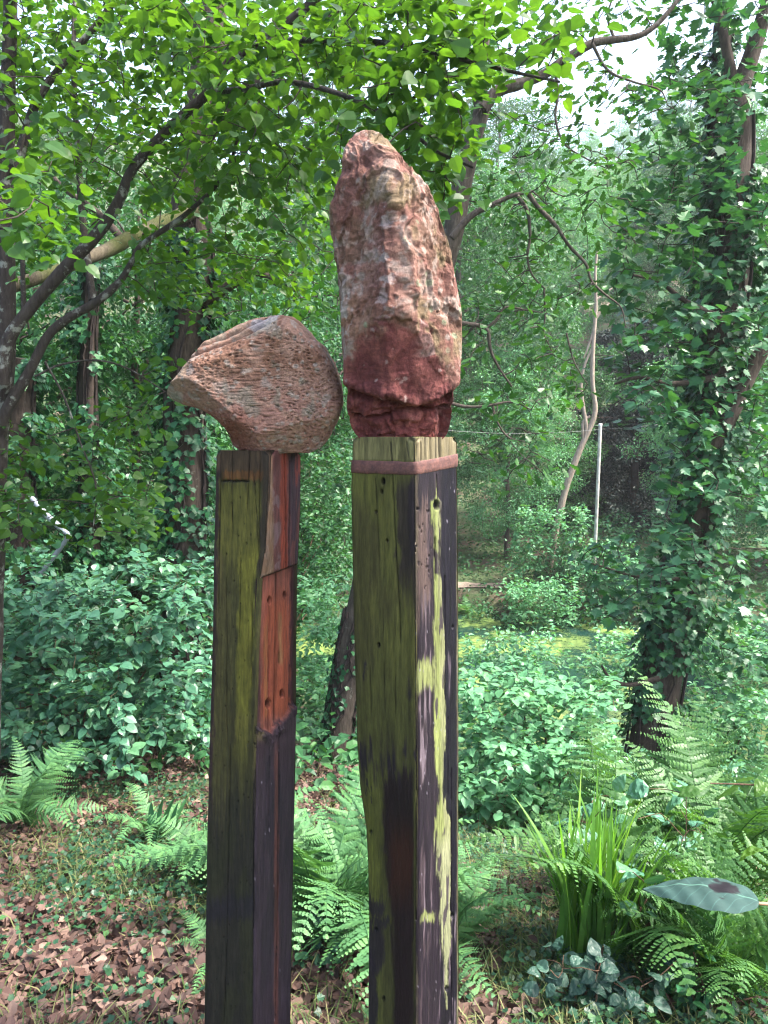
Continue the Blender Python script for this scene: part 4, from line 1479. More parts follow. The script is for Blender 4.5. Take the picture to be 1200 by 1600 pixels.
# --- bleached dead tree, white pole and wire on the far bank
DD_ = 18.4
pd = px_path([(855, 905), (868, 830), (885, 760), (905, 705), (922, 668), (930, 640), (926, 600), (926, 550), (931, 480), (930, 430), (934, 380)], DD_, 50, (.095, .028))
g = thing('dead_tree', 'bleached bare dead tree leaning beside the white pole', 'tree', pd[0][0])
mb = MB(); tube(mb, *pd, 10, lump=.2); mb.build('trunk', BARK['bleached'], g, smooth=True)
for pts, r in (([(908, 700), (916, 672), (912, 640), (908, 605), (912, 575), (924, 545)], (.06, .025)), ([(914, 680), (912, 690), (911, 660), (922, 650)], (.05, .03)), ([(929, 500), (945, 480), (965, 470)], (.04, .015)), ([(930, 510), (918, 545), (912, 560)], (.035, .015)), ([(930, 470), (950, 455), (975, 440)], (.03, .012))):
    mb = MB(); tube(mb, *px_path(pts, DD_, 20, r), 7, lump=.2); mb.build('limb', BARK['bleached'], g, smooth=True)


def plain(name, c, rough=.6, metal=0., c2=None, scale=12):
    m, t, b, out = new_mat(name)
    tc = N(t, 'ShaderNodeTexCoord')
    n1 = N(t, 'ShaderNodeTexNoise')
    n1.inputs['Scale'].default_value = scale
    n1.inputs['Detail'].default_value = 8
    t.links.new(tc.outputs['Object'], n1.inputs['Vector'])
    c2 = c2 or tuple(q * .65 for q in c)
    t.links.new(ramp(t, [(.35, c2), (.65, c)], n1.outputs['Fac']), b.inputs['Base Color'])
    b.inputs['Roughness'].default_value = rough
    b.inputs['Metallic'].default_value = metal
    return m


pole_d = 17.0
pa = P(938, 664, pole_d)
pb = np.array([pa[0] + .03, pole_d, H(pa[0], pole_d) - .2])
pb[2] = min(pb[2], P(938, 905, pole_d)[2])
g = thing('white_pole', 'slim white pole standing by the pond in front of the dark hollow', 'pole', pb)
mb = MB(); tube(mb, spline([pb, pa], 24), .040, 14); mb.build('shaft', plain('white_paint', (.52, .51, .49), .55, 0, (.30, .29, .26), 9), g, smooth=True)
mb = MB(); tube(mb, [pa - [0, 0, .02], pa + [0, 0, .03], pa + [0, 0, .035]], [.044, .044, .02], 14); mb.build('cap', plain('pole_cap', (.6, .6, .6)), g, smooth=True)
mb = MB()
w = spline([P(690, 672, 14.5), P(780, 677, 14.8), P(870, 676, 15), P(938, 671, pole_d - .07), P(985, 668, 15.4), P(1060, 660, 15.8)], 60)
tube(mb, w, .0024, 5)
tag(mb.build('wire', plain('grey_wire', (.30, .31, .32), .6)), 'thin grey wire strung past the top of the white pole', 'wire')

# bent grey rail in the undergrowth on the left
g = thing('bent_rail', 'bent pale grey metal rail lying in bushes on the left', 'rail', P(110, 840, 7.2))
mt = plain('dull_galvanised_metal', (.40, .44, .50), .5, .3)
mb = MB(); tube(mb, spline([P(46, 775, 7.2), P(70, 802, 7.2), P(98, 828, 7.2)], 12), .030, 10); mb.build('upper_bar', mt, g, smooth=True)
mb = MB(); tube(mb, spline([P(98, 828, 7.2), P(106, 838, 7.2), P(90, 862, 7.25), P(60, 900, 7.3)], 16), .024, 10); mb.build('lower_bar', mt, g, smooth=True)


# ------------------------------------------------------------------ background trees (a few kinds, then copies)
def make_tree(name, label, h, r, n_t, per, spread, size, mat, bark, trunk_r, tm=T_SIMPLE, low=.25, seed=0, shape='round'):
    global rng
    rng = np.random.default_rng(seed)
    root = thing(name, label, 'tree', (0, 0, 0))
    k = 14
    tp = np.cumsum(np.vstack([[0, 0, -.3], np.stack([rng.normal(0, .05 * h / 10, k), rng.normal(0, .05 * h / 10, k), np.full(k, h * .9 / k)], -1)]), 0)
    tr = (spline(tp, 40), np.linspace(trunk_r, trunk_r * .25, 40))
    limbs = []
    for q in range(9):
        i = int(rng.uniform(12, 34))
        a = q * 2.4 + rng.normal(0, .3)
        L = r * rng.uniform(.6, .95)
        e = tr[0][i] + np.array([math.cos(a) * L, math.sin(a) * L, rng.uniform(.1, .45) * L])
        m = (tr[0][i] + e) / 2 + np.array([0, 0, .12 * L])
        limbs.append((spline([tr[0][i], m, e], 12), np.linspace(tr[1][i] * .6, .02, 12)))
    u = nrm(rng.normal(0, 1, (n_t, 3))) * rng.uniform(.35, 1, (n_t, 1)) ** .6
    if shape == 'cone':
        zz = rng.uniform(0, 1, n_t) ** 1.2
        rr = r * (1 - zz) * rng.uniform(.4, 1, n_t)
        a = rng.uniform(0, 6.28, n_t)
        tg = np.stack([rr * np.cos(a), rr * np.sin(a), h * (low + (1 - low) * zz)], -1)
    else:
        zc = h * (1 + low) / 2
        tg = u * np.array([r, r, h * (1 - low) / 2]) + np.array([0, 0, zc])
        tg[:, :2] *= 1 + .35 * (vn(tg * .8, seed)[:, None] - .5)
    tw = grow([tr] + limbs, tg, .010, .014, .14, .06, .4)
    mb = MB()
    tube(mb, *tr, 10, lump=.2)
    for p, rd in limbs:
        tube(mb, p, rd, 6)
    for p, rd in tw:
        tube(mb, p, rd, 4, cap=False)
    mb.build('trunk', bark, root, smooth=True)
    mb = MB()
    ends = np.concatenate([np.vstack([p[-1], p[len(p) // 2] + (p[-1] - p[len(p) // 2]) * .2]) for p, _ in tw])
    cluster_leaves(mb, ends, per, spread, size, tm)
    mb.build('crown', mat, root)
    return root


kinds = {
    'a': make_tree('woodland_tree', 'x', 12, 3.6, 230, 62, .62, (.10, .15), LEAF['wood'], BARK['brown'], .17, low=.18, seed=101),
    'b': make_tree('woodland_tree', 'x', 10, 3.2, 210, 62, .55, (.09, .14), LEAF['pale'], BARK['oak'], .14, low=.10, seed=102),
    'c': make_tree('woodland_tree', 'x', 9, 3.4, 230, 70, .5, (.08, .13), LEAF['wood'], BARK['dark'], .13, low=.04, seed=103),
    'd': make_tree('yew_tree', 'x', 8, 3.2, 260, 70, .5, (.10, .15), LEAF['yew'], BARK['dark'], .2, low=.04, seed=104, shape='cone'),
}
used = set()


def place(kind, px, d, sc, rz, label, group=None):
    pt = P(px, 900, d)
    loc = (pt[0], d, H(pt[0], d) - .05)
    k = kinds[kind]
    if kind not in used:
        used.add(kind)
        k.location = Vector(loc); k.rotation_euler = (0, 0, rz); k.scale = (sc,) * 3
        k['label'] = label
        if group: k['group'] = group
        return k
    return dup(k, loc, rz, sc, label, group)


GB = 'trees on the far bank'
place('a', 700, 22, 1.0, .3, 'leafy tree on the far bank seen just right of the tall stone', GB)
place('b', 790, 20.5, .62, 1.2, 'low pale bushy tree behind the far path, right of the banded post', GB)
place('c', 835, 24, .8, 2.1, 'mid green tree on the far bank left of the bleached dead tree', GB)
place('d', 985, 25, .85, .5, 'shade darkened yew behind the white pole', GB)
place('d', 930, 27, .8, 1.7, 'shade darkened yew behind the bleached dead tree', GB)
place('d', 1040, 26, .9, 2.9, 'shade darkened yew half hidden by the ivy clad forked tree', GB)
place('b', 1110, 19, .7, 3.3, 'pale tree behind the forked tree', GB)
place('c', 1210, 20, .95, 4.1, 'green tree at the right frame edge beyond the pond', GB)
place('a', 1180, 27, 1.1, 5.0, 'taller tree behind the fork on the right', GB)
place('a', 590, 24, 1.05, 1.9, 'tree behind the tall stone, mostly hidden by it', GB)
place('c', 500, 17.5, .9, 2.7, 'bushy tree filling the gap between the two stones', GB)
place('b', 420, 20, .9, 4.4, 'pale tree above the small stone, far back', GB)
GL = 'trees behind the left shrub'
place('c', 60, 10.5, .85, 0.4, 'dense green tree behind the bent rail', GL)
place('c', 215, 11.5, .9, 3.1, 'dense tree left of the dark trunk', GL)
place('c', 370, 12.5, .8, 5.1, 'dense tree behind the small stone', GL)
place('a', -60, 14, .6, 2.2, 'tall tree far left behind the lichened stem', GL)
place('a', 140, 17, .55, 4.0, 'tall tree rising behind the mossy bough', GL)
place('a', 310, 19, .58, .9, 'tall tree rising behind the dark trunk', GL)
place('b', 250, 24, .72, 1.4, 'pale tall tree high behind the boughs', GL)
GH = 'trees on the hazy hillside'
hill = [(640, 34), (720, 38), (800, 36), (870, 44), (935, 40), (1000, 46), (1070, 38), (1150, 42), (1230, 36), (840, 58), (910, 62), (980, 66), (760, 52), (1060, 60), (1140, 64), (690, 60), (880, 80), (960, 84), (1030, 82), (800, 78), (560, 40), (470, 36), (380, 42), (280, 38), (180, 44), (80, 40), (-30, 44), (520, 60), (330, 62), (130, 64), (910, 48), (1010, 56), (610, 50)]
for i, (px, d) in enumerate(hill):
    place('b' if 780 < px < 1000 else 'abc'[i % 3], px, d, (.8 if 780 < px < 1000 else .72 if px < 480 else 1.0) + .25 * ((i * 7) % 5) / 4, i * 1.7, 'leafy tree on the hazy hillside beyond the pond', GH)  # gap trees take the lighter leaf colour, painting in haze and brightness


# the wood goes on to both sides of the clearing
for i, (k_, x_, y_, sc_) in enumerate((('c', -5.6, 4.6, .62), ('c', -7.8, 8.6, .8), ('a', -9.5, 6.0, .8), ('c', -10.5, 13, .95), ('a', -14, 17, 1.0), ('c', -5.5, 1.6, .5), ('b', -13, 10, .9), ('a', -18, 24, 1.1), ('c', 8.6, 7.2, .6), ('a', 11, 11.5, .8), ('c', 15, 18, .9))):
    dup(kinds[k_], (x_, y_, H(x_, y_) - .05), i * 1.3, sc_, 'woodland tree standing beyond the edge of the clearing', 'trees around the clearing')


# ------------------------------------------------------------------ shrubs
def stems_and_targets(base, targets, n_stem, mat_bark, r0=.012, up=.7):
    base = np.asarray(base, float)
    c = targets.mean(0)
    paths = []
    for k in range(n_stem):
        t = targets[int(rng.integers(len(targets)))]
        e = base + (t - base) * .75
        m = base + (e - base) * .5 + np.array([0, 0, .15]) + rng.normal(0, .06, 3)
        paths.append((spline([base + rng.normal(0, .05, 3) * [1, 1, 0], m, e], 14), np.linspace(r0, r0 * .4, 14)))
    return paths


def shrub(name, label, base, boxes, n_stem, size, tm, mat, spacing, bark=BARK['stem'], tiltn=.3, droop=.15, jit=.02, r0=.012, start=.2, group=None, fill=3, cat='shrub', lift=.12, dens=1.5):
    root = thing(name, label, cat, base, group)
    tg = box_targets([b[:6] + (int(b[6] * dens),) for b in boxes])
    paths = stems_and_targets(base, tg, n_stem, bark, r0)
    tw = grow(paths, tg, .0016, .008, .12, lift, .10)
    mb = MB()
    for p, r in paths + tw:
        tube(mb, p, r, 5, cap=False)
    mb.build('stem', bark, root, smooth=True)
    mb = MB()
    leaf_sprays(mb, tw + paths, size, tm, spacing, start, tiltn=tiltn, droop=droop, jit=jit, fill=fill)
    mb.build('foliage', LEAF[mat], root)
    return root


rng = np.random.default_rng(21)


def gp(px, d):
    x = P(px, 900, d)[0]
    return np.array([x, d, H(x, d) - .03])


shrub('hazel_shrub', 'broad hazel shrub with round mint green leaves left of the shorter post', gp(120, 5.1),
      [(-60, 900, 180, 1010, 4.5, 5.8, 110), (-60, 1000, 200, 1190, 4.2, 5.4, 120), (120, 880, 330, 1040, 4.6, 5.6, 90), (180, 1030, 335, 1170, 4.4, 5.4, 60), (30, 920, 300, 1000, 4.2, 4.8, 30), (-20, 850, 140, 910, 4.8, 5.8, 14), (180, 860, 335, 930, 4.8, 5.6, 14), (60, 1160, 240, 1210, 4.1, 4.6, 12)],
      10, (.036, .076), T_HEART, 'hazel', .030, tiltn=.30, droop=.15, fill=3, dens=1.3)
shrub('undergrowth_bush', 'low green bush along the bank just left of the pale waterside bush', gp(752, 16.5),
      [(715, 950, 800, 1000, 16.0, 17.0, 60)], 6, (.07, .11), T_MID, 'wood', .035, tiltn=.45, jit=.06)
shrub('hazel_shrub', 'sun brightened hazel shrub right of the banded post in front of the pond', gp(840, 4.7),
      [(722, 1060, 960, 1180, 4.6, 5.8, 110), (715, 1160, 960, 1300, 4.2, 5.2, 120), (730, 1290, 930, 1400, 4.2, 4.9, 60), (720, 1030, 860, 1110, 5.2, 6.2, 45)],
      9, (.042, .070), T_HEART, 'pale', .028, tiltn=.24, droop=.2)  # sunlight on this shrub is put into its lighter leaf colour
shrub('undergrowth_bush', 'low bright bush on the near pond edge behind the sun brightened hazel', gp(850, 8.2),
      [(722, 1015, 1010, 1110, 7.6, 9.0, 120), (720, 985, 860, 1040, 8.2, 9.4, 50), (930, 985, 1010, 1040, 8, 9, 25)], 8, (.05, .09), T_MID, 'pale', .03, tiltn=.35, jit=.05)
shrub('bramble_bush', 'bright sunlit bush between the two posts behind the leaning oak', gp(505, 7.4),
      [(465, 1040, 560, 1230, 6.8, 8.2, 60), (465, 900, 560, 1060, 7.2, 8.8, 60)], 7, (.055, .09), T_MID, 'pale', .026, tiltn=.4, jit=.04)
shrub('waterside_bush', 'pale bush overhanging the far edge of the pond', gp(842, 16.3),
      [(790, 905, 900, 1000, 15.4, 16.8, 110)], 8, (.08, .13), T_MID, 'pale', .035, tiltn=.45, jit=.06)
shrub('waterside_bush', 'green bush on the far pond edge right of the pale bush', gp(945, 16.4),
      [(905, 925, 1010, 1000, 15.6, 17.0, 80)], 8, (.08, .13), T_MID, 'maple', .035, tiltn=.45, jit=.06)
shrub('undergrowth_bush', 'bushy undergrowth below the white pole', gp(965, 18.2),
      [(890, 800, 1040, 930, 17.6, 19.0, 120)], 8, (.08, .13), T_MID, 'maple', .04, tiltn=.45, jit=.06)
shrub('undergrowth_bush', 'bright bush to the right of the ivy clad foot', gp(1150, 8.2),
      [(1085, 950, 1230, 1130, 7.4, 9.0, 90), (1070, 1090, 1230, 1280, 6.6, 8.0, 90)], 9, (.06, .10), T_MID, 'pale', .03, tiltn=.4, jit=.04)
shrub('undergrowth_bush', 'leafy bush at the foot of the forked tree', gp(950, 6.2),
      [(900, 1180, 1010, 1300, 5.4, 6.4, 50), (1030, 1200, 1180, 1320, 5.2, 6.4, 60)], 7, (.05, .08), T_MID, 'hazel', .028, tiltn=.4, jit=.03)
shrub('undergrowth_bush', 'dark bush under the hazel beside the dark trunk', gp(290, 5.6),
      [(240, 1080, 330, 1220, 5.2, 6.0, 40)], 6, (.05, .08), T_MID, 'ivy', .026, tiltn=.4, jit=.03)
shrub('undergrowth_bush', 'mixed bush behind the hazel and the dark trunk', gp(390, 8.2),
      [(200, 760, 330, 900, 7.4, 9.0, 60), (470, 700, 560, 900, 8.5, 11, 60)], 8, (.06, .095), T_MID, 'wood', .03, tiltn=.45, jit=.04)
shrub('undergrowth_bush', 'mixed bush hiding the foot of the bleached dead tree', gp(870, 17.8),
      [(800, 790, 915, 905, 17.3, 18.2, 110), (905, 850, 1000, 930, 16.2, 16.9, 80)], 8, (.08, .12), T_MID, 'pale', .035, tiltn=.45, jit=.06)


# young broad-leaved plants in the right foreground
shrub('knotweed_sapling', 'arching broad leaved sapling in front of the ferns on the right', gp(960, 2.3),
      [(880, 1240, 1000, 1320, 2.4, 2.9, 9), (980, 1230, 1110, 1330, 2.3, 2.9, 10), (900, 1330, 1040, 1420, 2.1, 2.6, 6)], 3, (.055, .085), T_NEAR, 'hazel', .06, droop=.25, tiltn=.3, r0=.007, start=.3, fill=1, dens=1)
shrub('low_plant', 'low leafy plant at the bottom in front of the sword leaves', gp(925, 2.0),
      [(850, 1490, 960, 1600, 1.95, 2.3, 26), (940, 1500, 1060, 1610, 1.9, 2.3, 22)], 5, (.04, .06), T_NEAR, 'blue', .028, tiltn=.35, r0=.004, fill=1, dens=1.2)
shrub('low_plant', 'low leafy plant between the posts under the fern', gp(500, 2.5),
      [(465, 1440, 560, 1560, 2.3, 2.7, 20)], 4, (.045, .065), T_NEAR, 'hazel', .04, tiltn=.35, r0=.004, fill=1, dens=1.2)
shrub('low_plant', 'low dark plant at the bottom corner under the bracken', gp(1120, 2.1),
      [(1040, 1520, 1230, 1610, 1.9, 2.2, 34)], 5, (.035, .055), T_MID, 'ivy', .025, tiltn=.35, r0=.004, fill=1, dens=1.2)

# near twig with the big bluish leaf
root = thing('foreground_twig', 'twig with one big bluish leaf spotted with rot, close on the right', 'twig', P(1290, 1400, 1.12))
tp_ = px_path([(1300, 1398, 1.14), (1240, 1412, 1.10), (1192, 1412, 1.06), (1182, 1410, 1.05)], 1.1, 16, (.0035, .0022))
mb = MB(); tube(mb, *tp_, 7); mb.build('stem', plain('pale_twig', (.34, .20, .12), .6), root, smooth=True)


def big_leaf():
    A, Bp = P(1186, 1409, 1.05), P(1004, 1390, 1.12)
    ax = Bp - A
    L = np.linalg.norm(ax)
    X = ax / L
    zz = np.array([.05, .26, 1.0])
    Z = nrm(zz - np.dot(zz, X) * X)
    Y = np.cross(Z, X)
    nu, nv = 140, 71
    u = np.linspace(0, 1, nu)
    wprof = .44 * np.sin(np.pi * u ** .62) ** .8 * L * .92
    v = np.linspace(-1, 1, nv)
    U, Vv = np.meshgrid(u, v, indexing='ij')
    pts = A + (U * L)[..., None] * X + (Vv * wprof[:, None])[..., None] * Y
    lift = .016 * np.sin(np.pi * U) + .010 * np.abs(Vv) * np.sin(np.pi * U) - .02 * Vv ** 2 * np.sin(np.pi * U) + .001 * np.sin(U * 30 + np.abs(Vv) * 5)
    pts = pts + lift[..., None] * Z
    q = np.stack([U.ravel() * L, Vv.ravel() * .06, 0 * U.ravel()], -1)
    n = fbm(q * 60, 4, 5)
    c = np.tile(lin((42, 64, 60)), (nu * nv, 1)) * (.8 + .4 * fbm(q * 25, 3, 6))[:, None]
    vein = .5 - np.abs((((U - np.abs(Vv) * .16) * 9) % 1) - .5).ravel()
    c = mixc(c, (92, 132, 122), sstep(.05, .015, vein) * .18)
    c = mixc(c, (80, 116, 102), sstep(.05, .02, np.abs(Vv).ravel()) * .7)
    rot = ((U.ravel() - .27) / .13) ** 2 + ((Vv.ravel() + .05) / .6) ** 2
    c = mixc(c, (20, 17, 22), sstep(.9, .5, rot + (n - .5) * 2.2))
    i = (np.arange(nu - 1)[:, None] * nv + np.arange(nv - 1)[None]).ravel()
    mb = MB()
    mb.add(pts.reshape(-1, 3), np.stack([i, i + nv, i + nv + 1, i + 1], -1))
    return mb.build('big_leaf', painted_mat('big_leaf_surface', 30, (1, 1, 1), .2, .001, .25, .2), root, smooth=True, col=np.concatenate([c, np.full((len(c), 1), .62)], 1))


big_leaf()
root = thing('overhanging_sprig', 'sprig of bright green leaves poking in from the right frame edge', 'twig', P(1320, 1250, 1.5))
mb = MB()
tws = [px_path([(1320, 1250, 1.5), (1240, 1232, 1.5), (1170, 1226, 1.5), (1110, 1224, 1.5)], 1.5, 14, (.003, .0015)), px_path([(1320, 1330, 1.5), (1260, 1320, 1.5), (1205, 1318, 1.5)], 1.5, 10, (.003, .0015))]
for p, r in tws:
    tube(mb, p, r, 6)
mb.build('stem', BARK['stem'], root, smooth=True)
mb = MB()
leaf_sprays(mb, tws, (.045, .07), T_NEAR, .05, .3, tiltn=.25, droop=.2, jit=.01, tint=(.4, 1.0))
mb.build('foliage', LEAF['lime'], root)


# ------------------------------------------------------------------ ferns
T_PINN = T([(0, -.30, 0), (.55, -.30, .02), (1, .02, -.06), (.62, .30, .02), (0, .30, 0)], None, [(0, 1, 4), (1, 3, 4), (1, 2, 3)])


def frond_mesh(seed, width=.30, pairs=22, droop=.55, lift=1.2, notch=15):
    """one arching frond, 1 m long: rachis and opposite pinnae cut into small notched lobes"""
    r = np.random.default_rng(seed)
    mb = MB()
    n = 40
    t = np.linspace(0, 1, n)
    ang = lift - (lift + droop) * t ** 1.5
    pts = np.stack([np.cumsum(np.cos(ang) / n), .04 * np.sin(t * 3 + seed), np.cumsum(np.sin(ang) / n)], -1)
    tube(mb, pts, np.linspace(.0045, .001, n), 5, tint=.05, cap=False)
    PP, DD, UU, SS, TT = [], [], [], [], []
    sp_ = .84 / (pairs - 1)
    for k in range(pairs):
        s = .17 + .83 * k / (pairs - 1)
        f = s * (n - 1)
        i = int(min(f, n - 2))
        p = pts[i] + (pts[i + 1] - pts[i]) * (f - i)
        tan = nrm(pts[min(i + 1, n - 1)] - pts[max(i - 1, 0)])
        nor = nrm(np.cross(tan, np.array([0, 1.0, 0])))
        if nor[2] * math.cos(ang[i]) < 0: nor = -nor
        w = width * min(1, ((1.03 - s) / .62)) ** .85 * min(1, .45 + (s - .12) / .28)
        for sg in (-1, 1):
            lean = .32 + .13 * r.normal()
            w1 = w * r.uniform(.78, 1.12)
            sidev = nrm(np.array([0, sg, 0]) + tan * lean - nor * (.12 + .10 * r.normal()))
            m = max(5, int(notch * w1 / width))
            q = (np.arange(m) + .5) / m
            pin = p + sidev * (q * w1)[:, None] + tan * ((.06 + .16 * r.normal()) * w1 * q ** 2)[:, None] - nor * ((.18 + .16 * r.normal()) * w1 * q ** 2)[:, None]
            tw_ = nor + r.normal(0, .22, 3)
            tt = np.clip(.5 + r.normal(0, .2), 0, 1)
            for sg2 in (-1, 1):
                PP.append(pin)
                DD.append(np.tile(tan * sg2 + sidev * .45, (m, 1)) + r.normal(0, .05, (m, 3)))
                UU.append(np.tile(tw_, (m, 1)) + r.normal(0, .05, (m, 3)))
                SS.append(r.uniform(.8, 1.2, m) * sp_ * .52 * (1 - .80 * q ** 1.6) * min(1, .55 + .5 * w / width))
                TT.append(np.clip(tt + r.normal(0, .07, m), 0, 1))
    PP, SS = np.concatenate(PP), np.concatenate(SS)
    tm = T_PINN
    k = w / 10
    leaves(mb, PP, np.concatenate(DD), np.concatenate(UU), SS, (tm[0] * np.array([1, 2.0, 1]), tm[1], tm[2]), np.concatenate(TT))
    return mb


FR = [frond_mesh(s_, w, p, dr, li).mesh('frond', LEAF['fern']) for s_, w, p, dr, li in
      ((1, .20, 24, .55, 1.30), (2, .18, 24, .35, 1.20), (3, .22, 25, .75, 1.38), (4, .17, 23, .25, 1.42))]


BR = [frond_mesh(s_, w, p, dr, li, 18).mesh('frond', LEAF['bracken']) for s_, w, p, dr, li in
      ((5, .27, 23, -.25, 1.45), (6, .24, 22, .05, 1.35), (7, .29, 24, -.55, 1.50), (8, .25, 22, .30, 1.42))]


def fern(label, loc, n, L, spread=(0, 2 * math.pi), seed=0, tilt=0.0, group='ferns on the woodland floor', name='fern'):
    r = np.random.default_rng(seed)
    root = thing(name, label, 'fern', loc, group)
    for k in range(n):
        o = bpy.data.objects.new('frond', (BR if name == 'bracken' else FR)[int(r.integers(4))])
        COL.objects.link(o)
        o.parent = root
        a = spread[0] + (spread[1] - spread[0]) * (k + .5 * r.uniform(-1, 1)) / n
        l = L * r.uniform(.6, 1.08)
        o.rotation_euler = (r.normal(0, .22), r.normal(0, .18) - tilt, a)
        o.scale = (l, l * r.uniform(.85, 1.1), l * r.uniform(.85, 1.1))
    return root


fern('large fern filling the gap between the two posts', gp(512, 2.6), 30, 1.02, seed=1)
fern('fern spilling out right of the foot of the banded post', gp(705, 2.45), 12, .66, seed=2)
fern('bright fern at the left frame edge below the hazel', gp(-5, 3.7), 13, .66, seed=3)
fern('small fern tucked behind the shorter post', gp(335, 3.1), 11, .72, seed=4)
fern('low fern in leaf litter just left of the shorter post', gp(322, 2.35), 6, .34, seed=5, tilt=-.3)
fern('drooping dark fern beside the strap leaved fern', gp(215, 3.6), 7, .50, seed=6)
fern('fern on the far bank left of the path', gp(738, 16.7), 9, 1.2, seed=7)
fern('fern on the far slope between the two posts', gp(530, 11.0), 9, 1.5, seed=8)
GBr = 'bracken in the right corner'
fern('tall bracken at the right frame edge', gp(1165, 2.75), 17, 1.0, seed=11, group=GBr, name='bracken')
fern('bracken beneath the big bluish leaf', gp(1040, 2.35), 15, .82, seed=12, group=GBr, name='bracken')
fern('bracken in the bottom right corner', gp(1190, 2.1), 14, .75, seed=13, group=GBr, name='bracken')
fern('bracken behind the others below the bright bush', gp(1120, 3.5), 16, 1.15, seed=14, group=GBr, name='bracken')
fern('bracken between the sword leaves and the forked tree', gp(1010, 3.1), 13, .95, seed=15, group=GBr, name='bracken')


def strap_plant(name, label, cat, loc, n, L, w, mat, lean, seed, curve=.5):
    r = np.random.default_rng(seed)
    root = thing(name, label, cat, loc)
    mb = MB()
    for k in range(n):
        a = r.uniform(0, 6.28)
        l = L * r.uniform(.6, 1.1)
        m = 14
        t = np.linspace(0, 1, m)
        ang = math.pi / 2 - abs(r.normal(0, lean)) - curve * r.uniform(.2, 1) * t ** 2
        d = np.array([math.cos(a), math.sin(a), 0])
        b = np.asarray(loc) + np.array([r.normal(0, .05), r.normal(0, .05), 0])
        c = b + np.cumsum(np.cos(ang) * l / m)[:, None] * d + np.stack([0 * t, 0 * t, np.cumsum(np.sin(ang) * l / m)], -1)
        ww = w * r.uniform(.7, 1.2) * np.minimum(1, t * 5 + .4) * (1 - t ** 3) + .0005
        s = np.array([-d[1], d[0], 0])
        yaw = r.normal(0, .5)
        s = nrm(s * math.cos(yaw) + d * math.sin(yaw))
        V = np.stack([c - s * ww[:, None], c + np.array([0, 0, -.25]) * ww[:, None], c + s * ww[:, None]], 1).reshape(-1, 3)
        i = np.arange(m - 1)[:, None] * 3 + np.array([[0, 1]])
        i = i.ravel()
        mb.add(V, np.stack([i, i + 1, i + 4, i + 3], -1), np.full(len(i), np.clip(r.normal(.5, .25), 0, 1)))
    mb.build('blades', mat, root, smooth=True)
    return root


strap_plant('sword_leaf_clump', 'clump of upright bright green sword shaped leaves on the right', 'plant', gp(958, 2.35), 120, .66, .0085, LEAF['strap'], .17, 5, .5)
strap_plant('strap_fern', 'fern with glossy undivided strap leaves in the clearing', 'fern', gp(232, 3.5), 12, .40, .022, LEAF['maple'], .45, 6, .7)

# ------------------------------------------------------------------ ground cover
rng = np.random.default_rng(33)


def scatter(n, x0, x1, y0, y1, mask=None):
    y = y0 + (y1 - y0) * rng.uniform(0, 1, n) ** 1.3
    k = .25 + y / 3.2
    x = rng.uniform(x0, x1, n) * np.clip(k, .8, 2.2)
    if mask is not None:
        keep = rng.uniform(0, 1, n) < mask(x, y)
        x, y = x[keep], y[keep]
    return np.stack([x, y, Hv(x, y)], -1)


def patch(x, y, sc, seed):
    return fbm(np.stack([x * sc, y * sc, 0 * x], -1), 3, seed)


m_lit = lambda x, y: np.clip(sstep(.46, .58, patch(x, y, 1.6, 301)) * .95 + .12, 0, 1) * (1 - .6 * sstep(.1, .5, x))
m_grn = lambda x, y: np.clip(1.0 - sstep(.40, .54, patch(x, y, 1.6, 301)), .10, 1) * (.30 + .7 * sstep(2.2, 3.2, y) + .4 * sstep(.3, .8, x))
p = scatter(110000, -2.2, 1.6, 1.3, 6.5, m_lit)
n = len(p)
p[:, 2] += rng.uniform(.005, .05, n)
mb = MB()
a = rng.uniform(0, 6.28, n)
leaves(mb, p, np.stack([np.cos(a), np.sin(a), rng.normal(0, .3, n)], -1), np.array([0, 0, 1.0]) + rng.normal(0, .65, (n, 3)), rng.uniform(.014, .044, n), T_HEART, np.clip(rng.normal(.42, .28, n), 0, 1))
for cx, cy, rx, ry, k in ((-.95, 2.28, .42, .16, 2600), (-.55, 2.32, .34, .14, 1700), (-1.15, 1.86, .30, .16, 1900), (-.62, 1.98, .30, .10, 1100), (-1.5, 2.6, .4, .2, 1200), (-.95, 3.9, .5, .25, 1200), (.36, 2.0, .16, .14, 500)):
    q = rng.normal(0, .55, (k, 2)) * np.array([rx, ry]) + np.array([cx, cy])
    z = Hv(q[:, 0], q[:, 1]) + .012 + .06 * rng.uniform(0, 1, k) * np.exp(-(((q - [cx, cy]) / [rx, ry]) ** 2).sum(1))
    a = rng.uniform(0, 6.28, k)
    leaves(mb, np.column_stack([q, z]), np.stack([np.cos(a), np.sin(a), rng.normal(0, .4, k)], -1), np.array([0, 0, 1.0]) + rng.normal(0, .6, (k, 3)), rng.uniform(.020, .052, k), T_MAPLE if k % 400 == 0 else T_HEART, np.clip(rng.normal(.42, .30, k), 0, 1))
tag(mb.build('leaf_litter', LEAF['litter']), 'dry brown fallen leaves on the woodland floor', 'leaf litter', kind='stuff')

p = scatter(54000, -2.2, 1.7, 1.3, 6.5, m_grn)
n = len(p)
p[:, 2] += rng.uniform(.01, .10, n) * (.5 + patch(p[:, 0], p[:, 1], 3, 9))
mb = MB()
a = rng.uniform(0, 6.28, n)
leaves(mb, p, np.stack([np.cos(a), np.sin(a), rng.normal(0, .3, n)], -1), np.array([0, -.1, 1.0]) + rng.normal(0, .35, (n, 3)), rng.uniform(.012, .028, n), T_MAPLE, np.clip(rng.normal(.5, .25, n), 0, 1))
tag(mb.build('ground_ivy', LEAF['creep']), 'low ivy and seedlings creeping over the ground', 'ground cover', kind='stuff')

